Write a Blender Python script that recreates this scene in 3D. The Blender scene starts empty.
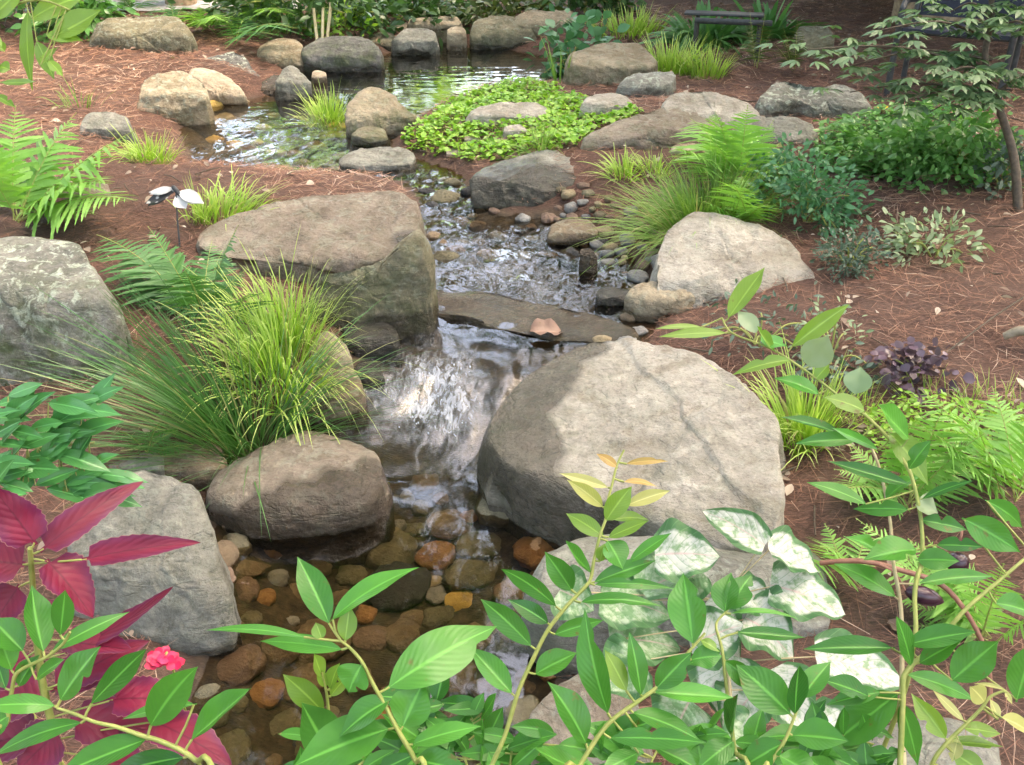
import bpy, math, random
import numpy as np
rng = np.random.default_rng(7); random.seed(7)
C = bpy.context.scene
# ---------------------------------------------------------------- camera, world, sun, exposure
PITCH = math.radians(29.0); CAMZ = 1.6; FPX = 943.0; PCX, PCY = 512.0, 382.5
cd = bpy.data.cameras.new('camera'); cam = bpy.data.objects.new('camera', cd); C.collection.objects.link(cam)
cam.location = (0, 0, CAMZ); cam.rotation_euler = (math.pi/2 - PITCH, 0, 0)
cd.sensor_fit = 'HORIZONTAL'; cd.sensor_width = 36.0; cd.lens = FPX/1024*36.0
cd.clip_start = 0.05; cd.clip_end = 400; C.camera = cam
SUN_EL, SUN_AZ = math.radians(62), math.radians(75)     # azimuth from +Y towards +X
world = bpy.data.worlds.new('World'); C.world = world; world.use_nodes = True
wn = world.node_tree.nodes; wl = world.node_tree.links
sky = wn.new('ShaderNodeTexSky'); sky.sky_type = 'NISHITA'; sky.sun_disc = False
sky.sun_elevation = SUN_EL; sky.sun_rotation = SUN_AZ; sky.dust_density = 4.0; sky.air_density = 1.0; sky.ozone_density = 1.0
wl.new(sky.outputs[0], wn['Background'].inputs[0]); wn['Background'].inputs[1].default_value = 0.15
sl = bpy.data.lights.new('sun', 'SUN'); sun = bpy.data.objects.new('sun', sl); C.collection.objects.link(sun)
sl.energy = 1.2; sl.angle = math.radians(35); sl.color = (1.0, 0.96, 0.88)
sd_ = np.array([math.sin(SUN_AZ)*math.cos(SUN_EL), math.cos(SUN_AZ)*math.cos(SUN_EL), math.sin(SUN_EL)])
import mathutils
sun.rotation_euler = mathutils.Vector(sd_).to_track_quat('Z', 'Y').to_euler()
C.view_settings.view_transform = 'Standard'; C.view_settings.look = 'None'
C.view_settings.exposure = 3.75; C.view_settings.gamma = 1.0
C.view_settings.use_white_balance = True; C.view_settings.white_balance_temperature = 8000; C.view_settings.white_balance_tint = 12
C.render.engine = 'CYCLES'; C.cycles.use_denoising = True
C.cycles.max_bounces = 8; C.cycles.transparent_max_bounces = 24
# ---------------------------------------------------------------- maths helpers
CAM = np.array([0, 0, CAMZ]); RIGHT = np.array([1., 0, 0])
FWD = np.array([0, math.cos(PITCH), -math.sin(PITCH)]); UP = np.array([0, math.sin(PITCH), math.cos(PITCH)])
def ray(px, py):                       # direction scaled so that depth along the view axis is 1
    px = np.asarray(px, float)[..., None]; py = np.asarray(py, float)[..., None]
    return FWD + RIGHT*(px-PCX)/FPX + UP*(PCY-py)/FPX
def at(px, py, depth): return CAM + ray(px, py)*np.asarray(depth, float)[..., None]
def norm(v): return v/np.maximum(np.linalg.norm(v, axis=-1, keepdims=True), 1e-9)
def sstep(a, b, x):
    t = np.clip((x-a)/(b-a), 0, 1); return t*t*(3-2*t)
_perm = np.random.default_rng(3).permutation(256); _perm = np.concatenate([_perm, _perm, _perm])
_grad = norm(np.random.default_rng(4).normal(size=(256, 3)))
def pnoise(p):
    p = np.asarray(p, float); i = np.floor(p).astype(int); f = p-i; u = f*f*f*(f*(f*6-15)+10); i &= 255
    out = 0
    for dx in (0, 1):
        for dy in (0, 1):
            for dz in (0, 1):
                h = _perm[_perm[_perm[(i[..., 0]+dx) & 255]+((i[..., 1]+dy) & 255)]+((i[..., 2]+dz) & 255)]
                g = _grad[h]; d = f-np.array([dx, dy, dz])
                w = (u[..., 0] if dx else 1-u[..., 0])*(u[..., 1] if dy else 1-u[..., 1])*(u[..., 2] if dz else 1-u[..., 2])
                out = out+w*(g*d).sum(-1)
    return out*1.5
def fbm(p, o=4, lac=2.1, g=.5):
    a, s = 1, 0
    for k in range(o): s = s+a*pnoise(np.asarray(p)*lac**k+17.3*k); a *= g
    return s
# ---------------------------------------------------------------- terrain and water heights
_wy = [0, 2.3, 2.45, 2.75, 2.95, 4.4, 5.6, 6.2, 60]; _wz = [0, 0, .015, .095, .115, .185, .225, .23, .23]
def wlev(y): return np.interp(y, _wy, _wz)
def hit_level(px, py, fn=wlev):
    d = ray(px, py); t = np.full(d.shape[:-1], .3); done = np.zeros(t.shape, bool)
    for k in range(1600):
        p = CAM+d*t[..., None]; below = p[..., 2] <= fn(p[..., 1]); done |= below
        t = np.where(done, t, t+.012)
    return CAM+d*t[..., None]
CHANNEL = [(150,765),(185,690),(215,610),(205,530),(215,470),(290,425),(345,375),(365,330),(405,300),(418,250),(422,205),(400,182),(330,176),(250,172),
  (190,165),(180,128),(200,106),(255,98),(290,92),(285,75),(300,58),(345,60),(395,52),(440,42),(470,44),(540,54),(575,75),(600,95),(560,90),
  (485,90),(440,104),(410,122),(394,138),(394,152),(440,165),(475,185),(505,212),(560,214),(605,240),(640,262),(660,300),(640,345),(580,350),(520,385),(500,430),(515,480),
  (560,525),(590,580),(590,640),(560,700),(545,765),(500,800),(200,800)]
_ch = np.array(CHANNEL, float); CHW = hit_level(_ch[:, 0], _ch[:, 1])[:, :2]
def sd_poly(P, poly):                  # signed distance, positive outside
    P = np.asarray(P, float); d = np.full(P.shape[:-1], 1e9); ins = np.zeros(P.shape[:-1], bool); n = len(poly)
    for i in range(n):
        a, b = poly[i], poly[(i+1) % n]; e = b-a; w = P-a
        t = np.clip((w@e)/(e@e+1e-12), 0, 1); d = np.minimum(d, np.linalg.norm(w-t[..., None]*e, axis=-1))
        c = (a[1] > P[..., 1]) != (b[1] > P[..., 1])
        xx = a[0]+(P[..., 1]-a[1])/(b[1]-a[1]+1e-12)*e[0]; ins ^= c & (P[..., 0] < xx)
    return np.where(ins, -d, d)
GX = np.arange(-7.5, 7.51, .04); GY = np.arange(-.4, 14.5, .04)
gx, gy = np.meshgrid(GX, GY); GP = np.stack([gx, gy], -1)
SD = sd_poly(GP, CHW)
depth_ = np.interp(gy, [0, 2.2, 2.5, 3.0, 4.5, 5.8, 7], [.13, .13, .10, .07, .07, .22, .26])
bank = .05*sstep(0, .10, SD)+.07*sstep(.05, .5, SD)+.055*np.clip(SD, 0, 3)
GZ = wlev(gy)+np.where(SD > 0, bank, -depth_*sstep(0, .30, -SD)+.0)
GZ += .035*fbm(np.stack([gx*1.1, gy*1.1, gx*0], -1), 3)*sstep(-.1, .5, SD)+.012*fbm(np.stack([gx*6, gy*6, gx*0+4], -1), 3)
MOUNDS = [(328, 116, .30, .21), (590, 205, .35, .05), (280, 400, .3, .07), (650, 450, .48, -.09), (505, 122, .55, -.06)]
for mx, my, mr, mh in MOUNDS:
    m = hit_level(mx, my)[:2]; GZ += mh*np.exp(-((gx-m[0])**2+(gy-m[1])**2)/(mr*mr)*2)
def _bil(A, x, y):
    fx = np.clip((np.asarray(x)-GX[0])/.04, 0, len(GX)-1.001); fy = np.clip((np.asarray(y)-GY[0])/.04, 0, len(GY)-1.001)
    i = fx.astype(int); j = fy.astype(int); u = fx-i; v = fy-j
    return A[j, i]*(1-u)*(1-v)+A[j, i+1]*u*(1-v)+A[j+1, i]*(1-u)*v+A[j+1, i+1]*u*v
def gz(x, y): return _bil(GZ, x, y)
def gsd(x, y): return _bil(SD, x, y)
def surf(x, y):
    g = gz(x, y); return np.where(gsd(x, y) < .02, np.maximum(g, wlev(y)), g)
def hit(px, py, fn=surf, tmax=14):
    d = ray(px, py); t = np.full(d.shape[:-1], .3); done = np.zeros(t.shape, bool)
    for k in range(1500):
        p = CAM+d*t[..., None]; done |= (p[..., 2] <= fn(p[..., 0], p[..., 1])) | (t > tmax)
        if done.all(): break
        t = np.where(done, t, t+.01)
    return CAM+d*t[..., None]
def dep(p): return float((np.asarray(p)-CAM)@FWD)
# ---------------------------------------------------------------- scene helpers
def link(o, parent=None):
    C.collection.objects.link(o)
    if parent: o.parent = parent
    return o
def tag(o, label=None, cat=None, group=None, kind=None):
    if label: o['label'] = label
    if cat: o['category'] = cat
    if group: o['group'] = group
    if kind: o['kind'] = kind
    return o
def thing(name, label, cat, loc=(0, 0, 0), group=None):
    o = bpy.data.objects.new(name, None); o.empty_display_size = .05; link(o); o.location = [float(v) for v in loc]
    return tag(o, label, cat, group)
def mesh(name, V, F, mat, parent=None, attrs=None, smooth=True, origin=None):
    V = np.asarray(V, float).reshape(-1, 3)
    if parent is not None: V = V-np.array(parent.location)
    elif origin is not None: V = V-np.asarray(origin)
    me = bpy.data.meshes.new(name); me.vertices.add(len(V)); me.vertices.foreach_set('co', V.astype(np.float32).ravel())
    Fs = F if isinstance(F, list) else [F]
    Fs = [np.asarray(f, np.int32) for f in Fs if len(f)]
    nl = sum(f.size for f in Fs); nf = sum(len(f) for f in Fs)
    me.loops.add(nl); me.polygons.add(nf)
    me.loops.foreach_set('vertex_index', np.concatenate([f.ravel() for f in Fs]))
    tot = np.concatenate([np.full(len(f), f.shape[1]) for f in Fs]); st = np.concatenate([[0], np.cumsum(tot)[:-1]])
    me.polygons.foreach_set('loop_start', st.astype(np.int32))
    me.polygons.foreach_set('use_smooth', np.full(nf, smooth))
    for k, A in (attrs or {}).items():
        A = np.asarray(A, float)
        if A.ndim == 1: A = np.stack([A]*3, -1)
        if A.shape[1] == 3: A = np.concatenate([A, np.ones((len(A), 1))], 1)
        at_ = me.color_attributes.new(k, 'FLOAT_COLOR', 'POINT'); at_.data.foreach_set('color', A.astype(np.float32).ravel())
    me.update(calc_edges=True); me.validate()
    if mat: me.materials.append(mat)
    o = bpy.data.objects.new(name, me); link(o, parent)
    if parent is None and origin is not None: o.location = [float(v) for v in origin]
    return o
class Acc:
    def __init__(s): s.V = []; s.F = []; s.A = []; s.n = 0
    def add(s, V, F, A=None):
        V = np.asarray(V, float).reshape(-1, 3); s.V.append(V); s.F.append(np.asarray(F, int)+s.n)
        s.A.append(np.zeros((len(V), 3)) if A is None else np.asarray(A, float).reshape(-1, 3)); s.n += len(V)
    def build(s, name, mat, parent=None, smooth=True, origin=None):
        by = {}
        for f in s.F: by.setdefault(f.shape[1], []).append(f)
        return mesh(name, np.concatenate(s.V), [np.concatenate(v) for v in by.values()], mat, parent, {'lf': np.concatenate(s.A)}, smooth, origin)
def tube(acc, pts, r, n=6, col=(0, 0, .5)):
    P = np.asarray(pts, float); r = np.broadcast_to(np.asarray(r, float), (len(P),)); T = norm(np.gradient(P, axis=0))
    a = np.cross(T, [0.13, .31, .94]); a = norm(a); b = np.cross(T, a); th = np.linspace(0, 2*np.pi, n, endpoint=False)
    V = P[:, None]+r[:, None, None]*(a[:, None]*np.cos(th)[None, :, None]+b[:, None]*np.sin(th)[None, :, None])
    i = np.arange(len(P)-1)[:, None]*n; k = np.arange(n)[None]; k2 = (k+1) % n
    F = np.stack([i+k, i+k2, i+n+k2, i+n+k], -1).reshape(-1, 4)
    acc.add(V, F, np.broadcast_to(np.array(col, float), (len(P)*n, 3)))
    for s_, e in ((0, P[0]), ((len(P)-1)*n, P[-1])):
        acc.add(np.concatenate([V[0 if s_ == 0 else -1], e[None]]), np.stack([np.arange(n), (np.arange(n)+1) % n, np.full(n, n)], -1), np.broadcast_to(np.array(col, float), (n+1, 3)))
def spline(P, m=8):
    P = np.asarray(P, float); n = len(P); t = np.linspace(0, n-1, (n-1)*m+1); i = np.clip(t.astype(int), 0, n-2); u = (t-i)[:, None]
    p0 = P[np.maximum(i-1, 0)]; p1 = P[i]; p2 = P[i+1]; p3 = P[np.minimum(i+2, n-1)]
    return .5*(2*p1+(p2-p0)*u+(2*p0-5*p1+4*p2-p3)*u*u+(3*p1-p0-3*p2+p3)*u**3)
PROF = {
 'ellip': lambda t: np.where(t < .07, .06, np.sin(np.pi*np.clip((t-.05)/.95, 0, 1)**.85)**.8*np.clip((1-t)*3.2, 0, 1)**.35),
 'blade': lambda t: np.clip(1-t, 0, 1)**.6*np.clip(.5+t*3, 0, 1),
 'round': lambda t: np.sqrt(np.clip(1-(2*t-1)**2, 0, 1)),
 'pinna': lambda t: np.clip(1-t, 0, 1)**.55,
 'lobed': lambda t: np.clip(1-t, 0, 1)**.6*np.clip(.4+t*6, 0, 1)*(1-.5*((t*6.5) % 1)),
 'heart': lambda t: np.sin(np.pi*np.clip(t*.92+.08, 0, 1)**.68)**.85*1.05,
 'coleus': lambda t: np.where(t < .08, .12, np.sin(np.pi*np.clip(t, 0, 1)**.62)**.8)*(1-.11*((t*11) % 1)),
}
def leaves(acc, o, d, n, L, W, droop=0., fold=.15, prof='ellip', ns=6, nc=3, wave=0., rnd=None, curl=0., bite=0.):
    o = np.atleast_2d(o).astype(float); N = len(o); d = norm(np.broadcast_to(np.asarray(d, float), (N, 3))); n = np.broadcast_to(np.asarray(n, float), (N, 3))
    L = np.broadcast_to(np.asarray(L, float), (N,)); W = np.broadcast_to(np.asarray(W, float), (N,)); droop = np.broadcast_to(np.asarray(droop, float), (N,))
    s = norm(np.cross(d, n)); n = np.cross(s, d); t = np.linspace(0, 1, ns+1); w = PROF[prof](t); sc = np.linspace(-1, 1, nc)
    if nc >= 5: curl = rng.normal(curl, .16, N); W = W*rng.uniform(.85, 1.15, N)
    curl = np.broadcast_to(np.asarray(curl, float), (N,))
    c = o[:, None]+d[:, None]*(L[:, None]*t)[..., None]+np.array([0, 0, -1])*(droop[:, None]*L[:, None]*t*t)[..., None]-n[:, None]*((curl*L)[:, None]*t*t)[..., None]
    rnd = rng.random(N) if rnd is None else np.broadcast_to(rnd, (N,))
    ww = (W[:, None]/2*w)[:, :, None]*sc
    if bite:
        bt = rng.uniform(.25, .85, N); bs = np.where(rng.random(N) < bite, rng.uniform(.35, .75, N), 0)*rng.choice([-1, 1], N)
        ww = ww*(1-np.abs(bs)[:, None, None]*np.exp(-((t[None, :, None]-bt[:, None, None])/.055)**2)*((sc*bs[:, None]) > 0)[:, None, :])
    fold_ = np.asarray(fold)*(1. if nc < 5 else rng.uniform(.3, 2.6, N))*np.ones(N); up = fold_[:, None, None]*np.abs(ww)
    if wave: up = up+wave*W[:, None, None]*np.sin(t[None, :, None]*14+rnd[:, None, None]*30+np.sign(sc)*1.3)*np.abs(sc)
    V = c[:, :, None]+s[:, None, None]*ww[..., None]+n[:, None, None]*up[..., None]
    A = np.stack(np.broadcast_arrays(t[None, :, None], np.abs(sc)[None, None], rnd[:, None, None]), -1)
    b = np.arange(N)[:, None, None]*((ns+1)*nc); i = np.arange(ns)[None, :, None]*nc; j = np.arange(nc-1)[None, None]
    F = np.stack([b+i+j, b+i+j+1, b+i+nc+j+1, b+i+nc+j], -1).reshape(-1, 4)
    acc.add(V, F, A)
# ---------------------------------------------------------------- materials
class N_:
    def __init__(s, name):
        s.m = bpy.data.materials.new(name); s.m.use_nodes = True; s.t = s.m.node_tree; s.p = s.t.nodes['Principled BSDF']; s.out = s.t.nodes['Material Output']
    def n(s, typ, **kw):
        x = s.t.nodes.new(typ)
        for k, v in kw.items():
            if k.startswith('_'): setattr(x, k[1:], v)
            else: s.i(x, k, v)
        return x
    def i(s, x, k, v):
        k = int(k[1:]) if k[0] == 'i' and k[1:].isdigit() else k.replace('__', ' ')
        if hasattr(v, 'is_linked') or isinstance(v, bpy.types.NodeSocket): s.t.links.new(v, x.inputs[k])
        else:
            if isinstance(v, tuple) and len(v) == 3 and x.inputs[k].type == 'RGBA': v = v+(1,)
            x.inputs[k].default_value = v
    def noise(s, scale, detail=4, vec=None, rough=.55, dist=0):
        x = s.n('ShaderNodeTexNoise', Scale=scale, Detail=float(detail), Roughness=rough, Distortion=float(dist))
        if vec is not None: s.t.links.new(vec, x.inputs['Vector'])
        return x.outputs['Fac']
    def ramp(s, fac, stops):
        x = s.n('ShaderNodeValToRGB'); s.t.links.new(fac, x.inputs[0]); e = x.color_ramp.elements
        while len(e) < len(stops): e.new(.5)
        for k, (p, c) in enumerate(stops):
            e[k].position = p; e[k].color = (c, c, c, 1) if isinstance(c, (int, float)) else tuple(c)+(1,)
        return x.outputs[0]
    def mix(s, f, a, b, typ='MIX'):
        x = s.n('ShaderNodeMix', _data_type='RGBA', _blend_type=typ); 
        for k, v in ((0, f), (6, a), (7, b)):
            if isinstance(v, bpy.types.NodeSocket): s.t.links.new(v, x.inputs[k])
            else: x.inputs[k].default_value = v if not isinstance(v, tuple) else v+(1,)
        return x.outputs[2]
    def math(s, op, a, b=0., c=None):
        x = s.n('ShaderNodeMath', _operation=op)
        for k, v in ((0, a), (1, b)) + (((2, c),) if c is not None else ()):
            if isinstance(v, bpy.types.NodeSocket): s.t.links.new(v, x.inputs[k])
            else: x.inputs[k].default_value = v
        return x.outputs[0]
    def pos(s): return s.n('ShaderNodeNewGeometry').outputs['Position']
    def attr(s, name):
        a = s.n('ShaderNodeAttribute', _attribute_name=name); x = s.n('ShaderNodeSeparateColor'); s.t.links.new(a.outputs['Color'], x.inputs[0]); return x.outputs
    def bump(s, h, strength=.3, dist=.01, nrm=None):
        x = s.n('ShaderNodeBump', Strength=strength, Distance=dist); s.t.links.new(h, x.inputs['Height'])
        if nrm is not None: s.t.links.new(nrm, x.inputs['Normal'])
        return x.outputs[0]
    def set(s, **kw):
        for k, v in kw.items(): s.i(s.p, k, v)
        return s.m
def leaf_mat(name, c1, c2, tip=None, rough=.38, trans=.36, rib=1.35, spec=.6, veins=True, dead=0.):
    b = N_(name); a = b.attr('lf'); po = b.pos()
    col = b.mix(a[2], c1, c2)
    col = b.mix(b.math('MULTIPLY', b.noise(28, 3, po), .55), col, tuple(x*.55 for x in c1))
    if tip: col = b.mix(b.ramp(a[0], [(.25, 0), (1, 1)]), col, tip)
    if veins: col = b.mix(b.ramp(b.noise(55, 3, po, .6), [(.66, 0), (.73, .75)]), col, (.16, .11, .03))
    if rib:
        r_ = b.ramp(a[1], [(.03, 1), (.11, 0)])
        col = b.mix(b.math('MULTIPLY', r_, .55), col, tuple(min(1, x*rib+.03) for x in c2))
    if not veins and rib == 0: col = b.mix(b.ramp(a[2], [(.925, 0), (.94, dead)]), col, (.42, .33, .17))
    tr = b.n('ShaderNodeBsdfTranslucent'); b.t.links.new(b.mix(1., col, (1., 1.15, .55), 'MULTIPLY'), tr.inputs[0])
    b.set(Base__Color=col, Roughness=rough, Specular__IOR__Level=spec)
    if veins:
        v = b.math('SINE', b.math('ADD', b.math('MULTIPLY', a[0], 75.), b.math('MULTIPLY', a[1], -22.)))
        h = b.math('ADD', b.math('MULTIPLY', v, .25), b.math('MULTIPLY', b.noise(90, 2, po), .8))
        nb = b.bump(h, .13, .002); b.i(b.p, 'Normal', nb)
    mx = b.n('ShaderNodeMixShader', Fac=trans); b.t.links.new(b.p.outputs[0], mx.inputs[1]); b.t.links.new(tr.outputs[0], mx.inputs[2])
    b.t.links.new(mx.outputs[0], b.out.inputs[0]); return b.m
def plain_mat(name, c1, c2, scale=30, rough=.6, metal=0., bump=.2):
    b = N_(name); po = b.pos(); nz = b.noise(scale, 5, po)
    return b.set(Base__Color=b.mix(b.ramp(nz, [(.35, 0), (.65, 1)]), c1, c2), Roughness=rough, Metallic=metal, Normal=b.bump(nz, bump, .004))
def rock_mat(name, ca, cb, cc, spots=.5, crack=.38, wetmul=.34):
    b = N_(name); po = b.pos(); a = b.attr('mask')
    n1 = b.noise(3.2, 6, po, .6, .3); n2 = b.noise(16, 7, po, .68); n3 = b.noise(85, 5, po, .7)
    col = b.mix(b.ramp(n1, [(.40, 0), (.60, 1)]), ca, cb)
    col = b.mix(b.ramp(n2, [(.5, 0), (.62, .8)]), col, cc)
    n5 = b.noise(7.5, 8, po, .72, .5)
    col = b.mix(b.ramp(n5, [(.54, 0), (.64, .65)]), col, tuple(min(.8, x*1.35) for x in cb)); col = b.mix(b.ramp(n5, [(.36, .6), (.46, 0)]), col, (ca[0]*.62, ca[1]*.56, ca[2]*.46))
    col = b.mix(b.ramp(n3, [(.30, spots), (.47, 0)]), col, tuple(x*.33 for x in ca))
    col = b.mix(b.ramp(n3, [(.56, 0), (.75, .45)]), col, tuple(min(.8, x*1.5) for x in cb))
    st = b.n('ShaderNodeMapping'); b.t.links.new(po, st.inputs[0]); st.inputs['Scale'].default_value = (1.6, 1.6, 9); st.inputs['Rotation'].default_value = (.5, .25, 0)
    n4 = b.noise(2.6, 4, st.outputs[0], .55, .25)
    col = b.mix(b.ramp(n4, [(.47, 0), (.50, crack*.6), (.53, 0)]), col, tuple(x*.35 for x in ca))
    lich = b.ramp(b.noise(22, 6, po, .7, .6), [(.52, 0), (.60, 1)])
    col = b.mix(b.math('MULTIPLY', lich, a[2]), col, (.46, .51, .42))
    mo = b.math('MULTIPLY', b.ramp(b.noise(11, 5, po, .65), [(.40, 0), (.62, 1)]), a[1])
    col = b.mix(mo, col, (.05, .075, .018))
    wet = b.ramp(b.math('ADD', a[0], b.math('MULTIPLY', b.math('SUBTRACT', b.noise(14, 7, po, .72), .5), .8)), [(.22, 0), (.80, 1)])
    dk = b.mix(1., col, (wetmul, wetmul*.93, wetmul*.84), 'MULTIPLY'); col = b.mix(wet, col, dk)
    ro = b.math('SUBTRACT', .88, b.math('MULTIPLY', wet, .62))
    h = b.math('ADD', b.math('ADD', b.math('MULTIPLY', n2, 1.0), b.math('ADD', b.math('MULTIPLY', n3, .38), b.math('MULTIPLY', n5, 1.1))), b.math('MULTIPLY', b.ramp(n4, [(.475, 1), (.50, 0), (.525, 1)]), .30*crack))
    return b.set(Base__Color=col, Roughness=ro, Normal=b.bump(h, .8, .022))
# ---------------------------------------------------------------- ground, needles, water
def ground_mat():
    b = N_('pine_straw_ground'); a = b.attr('sdm'); po = b.pos()
    mp = b.n('ShaderNodeMapping'); b.t.links.new(po, mp.inputs[0]); mp.inputs['Scale'].default_value = (1, 3.2, 1); mp.inputs['Rotation'].default_value = (0, 0, .6)
    n1 = b.noise(60, 5, mp.outputs[0], .7); n2 = b.noise(2.3, 5, po)
    col = b.ramp(n1, [(.3, (.035, .016, .011)), (.5, (.125, .06, .042)), (.7, (.25, .14, .10))])
    col = b.mix(b.ramp(n2, [(.4, 0), (.65, .6)]), col, (.14, .085, .065))
    bed = b.ramp(b.noise(24, 5, po, .7), [(.35, (.030, .022, .014)), (.55, (.085, .06, .035)), (.72, (.15, .11, .065))])
    col = b.mix(a[0], col, bed)
    return b.set(Base__Color=col, Roughness=.9, Normal=b.bump(n1, .9, .02))
n_y, n_x = gx.shape
idx = np.arange(n_y*n_x).reshape(n_y, n_x)
F = np.stack([idx[:-1, :-1], idx[:-1, 1:], idx[1:, 1:], idx[1:, :-1]], -1).reshape(-1, 4)
V = np.stack([gx, gy, GZ], -1).reshape(-1, 3)
# an outer apron carries the same sheet to the horizon
ring = np.concatenate([idx[0, :-1], idx[:-1, -1], idx[-1, :0:-1], idx[:0:-1, 0]]); cen = np.array([0, 7.])
far = V[ring].copy(); dv = far[:, :2]-cen; far[:, :2] = cen+dv*22; far[:, 2] = .6
V2 = np.concatenate([V, far]); m = len(ring); k = np.arange(m); k2 = (k+1) % m; b0 = len(V)
F2 = np.stack([ring[k], b0+k, b0+k2, ring[k2]], -1)
sdm = np.concatenate([sstep(.06, -.06, SD.ravel()), np.zeros(m)])
g = mesh('ground', V2, [np.concatenate([F, F2])], ground_mat(), None, {'sdm': sdm}); tag(g, kind='structure')
# pine straw: real needles lying on the mulch
def needle_mat():
    b = N_('pine_needle'); a = b.attr('lf')
    col = b.ramp(a[2], [(0, (.06, .026, .019)), (.35, (.20, .085, .052)), (.7, (.38, .20, .125)), (1, (.58, .43, .33))])
    return b.set(Base__Color=col, Roughness=.7)
NN = 80000
yy = .9+rng.random(NN*2)**.75*8.2; hw = yy*.62+.3; xx = (rng.random(NN*2)*2-1)*hw
ok = (gsd(xx, yy) > .03); xx, yy = xx[ok][:NN], yy[ok][:NN]; n_ = len(xx)
th = rng.random(n_)*np.pi*2+.9*pnoise(np.stack([xx*1.5, yy*1.5, xx*0], -1))*2
L = rng.uniform(.05, .13, n_); d = np.stack([np.cos(th), np.sin(th), rng.normal(0, .10, n_)], -1)
o = np.stack([xx, yy, gz(xx, yy)+rng.uniform(.002, .022, n_)], -1)-d*L[:, None]/2
nn = norm(np.stack([rng.normal(0, .4, n_), rng.normal(0, .4, n_), np.ones(n_)], -1))
acc = Acc(); tone = np.clip(rng.normal(.48, .22, n_)+.42*pnoise(np.stack([xx*.9, yy*.9, xx*0+9], -1)), 0, 1)
leaves(acc, o, d, nn, L, np.clip(yy*.00075, .0018, .006), droop=rng.normal(0, .10, n_), fold=0, prof='blade', ns=2, nc=2, rnd=tone)
tag(acc.build('pine_straw', needle_mat(), smooth=False), 'reddish brown pine needles strewn over the garden bed', 'pine straw', kind='stuff')
# water: one thin sheet down the whole stream
WSTEP = .018
wx = np.arange(-3.2, 2.2, WSTEP); wyv = np.arange(.75, 9.3, WSTEP); X, Y = np.meshgrid(wx, wyv)
S = sd_poly(np.stack([X, Y], -1), CHW)
casc = np.exp(-((Y-2.62)/.36)**2); strm = sstep(2.9, 3.2, Y)*(1-sstep(5.6, 6.1, Y)); pool = sstep(5.8, 6.2, Y)
P3 = lambda sx, sy, o_: np.stack([X*sx, Y*sy, np.full_like(X, o_)], -1)
wob = .5*pnoise(P3(3, 2, 2.))
rip = pnoise(np.stack([X*11+wob*3, Y*5+wob*2, X*0+1], -1)); rip2 = pnoise(np.stack([X*26, Y*13, X*0+5], -1))
rid = 1-np.abs(pnoise(np.stack([X*6+wob*2, Y*4, X*0+8], -1)))*2
Z = wlev(Y)+(casc*(.018*rip+.002*rip2+.012*rid)+strm*(.0065*rip+.0008*rip2)+pool*.0018*pnoise(P3(6, 16, 3.))
    +(1-sstep(1.9, 2.4, Y))*(.0013*rip+.0004*rip2)+sstep(1.6, 2.2, Y)*(1-sstep(2.2, 2.5, Y))*(.006*rip+.001*rip2))
foam = np.zeros_like(X)
for fx, fy, r, s in [(440, 385, .10, .85), (425, 402, .09, .95), (450, 410, .10, .7), (420, 370, .07, .55), (480, 398, .09, .5), (390, 400, .06, .5), (430, 345, .09, .45), (500, 275, .10, .62), (455, 262, .09, .35), (540, 290, .07, .6), (470, 330, .05, .35), (560, 315, .05, .5), (375, 425, .08, .4), (460, 440, .12, .35),
                     (385, 262, .08, .3), (365, 360, .09, .3), (250, 145, .25, .16), (350, 165, .25, .16), (300, 120, .25, .12)]:
    p = hit_level(fx, fy); foam = np.maximum(foam, (.8 if fx < 452 and 365 < fy < 412 else .2)*s*np.exp(-((X-p[0])**2+((Y-p[1])*.75)**2)/(r*r)))
keep = S < .22
kf = keep[:-1, :-1] & keep[1:, 1:] & keep[1:, :-1] & keep[:-1, 1:]
ii = np.arange(X.size).reshape(X.shape); F = np.stack([ii[:-1, :-1], ii[:-1, 1:], ii[1:, 1:], ii[1:, :-1]], -1)[kf]
used = np.zeros(X.size, bool); used[F.ravel()] = True; re = np.cumsum(used)-1
Vw = np.stack([X, Y, Z], -1).reshape(-1, 3)[used]
flow = np.stack([foam, casc, strm], -1).reshape(-1, 3)[used]
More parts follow.
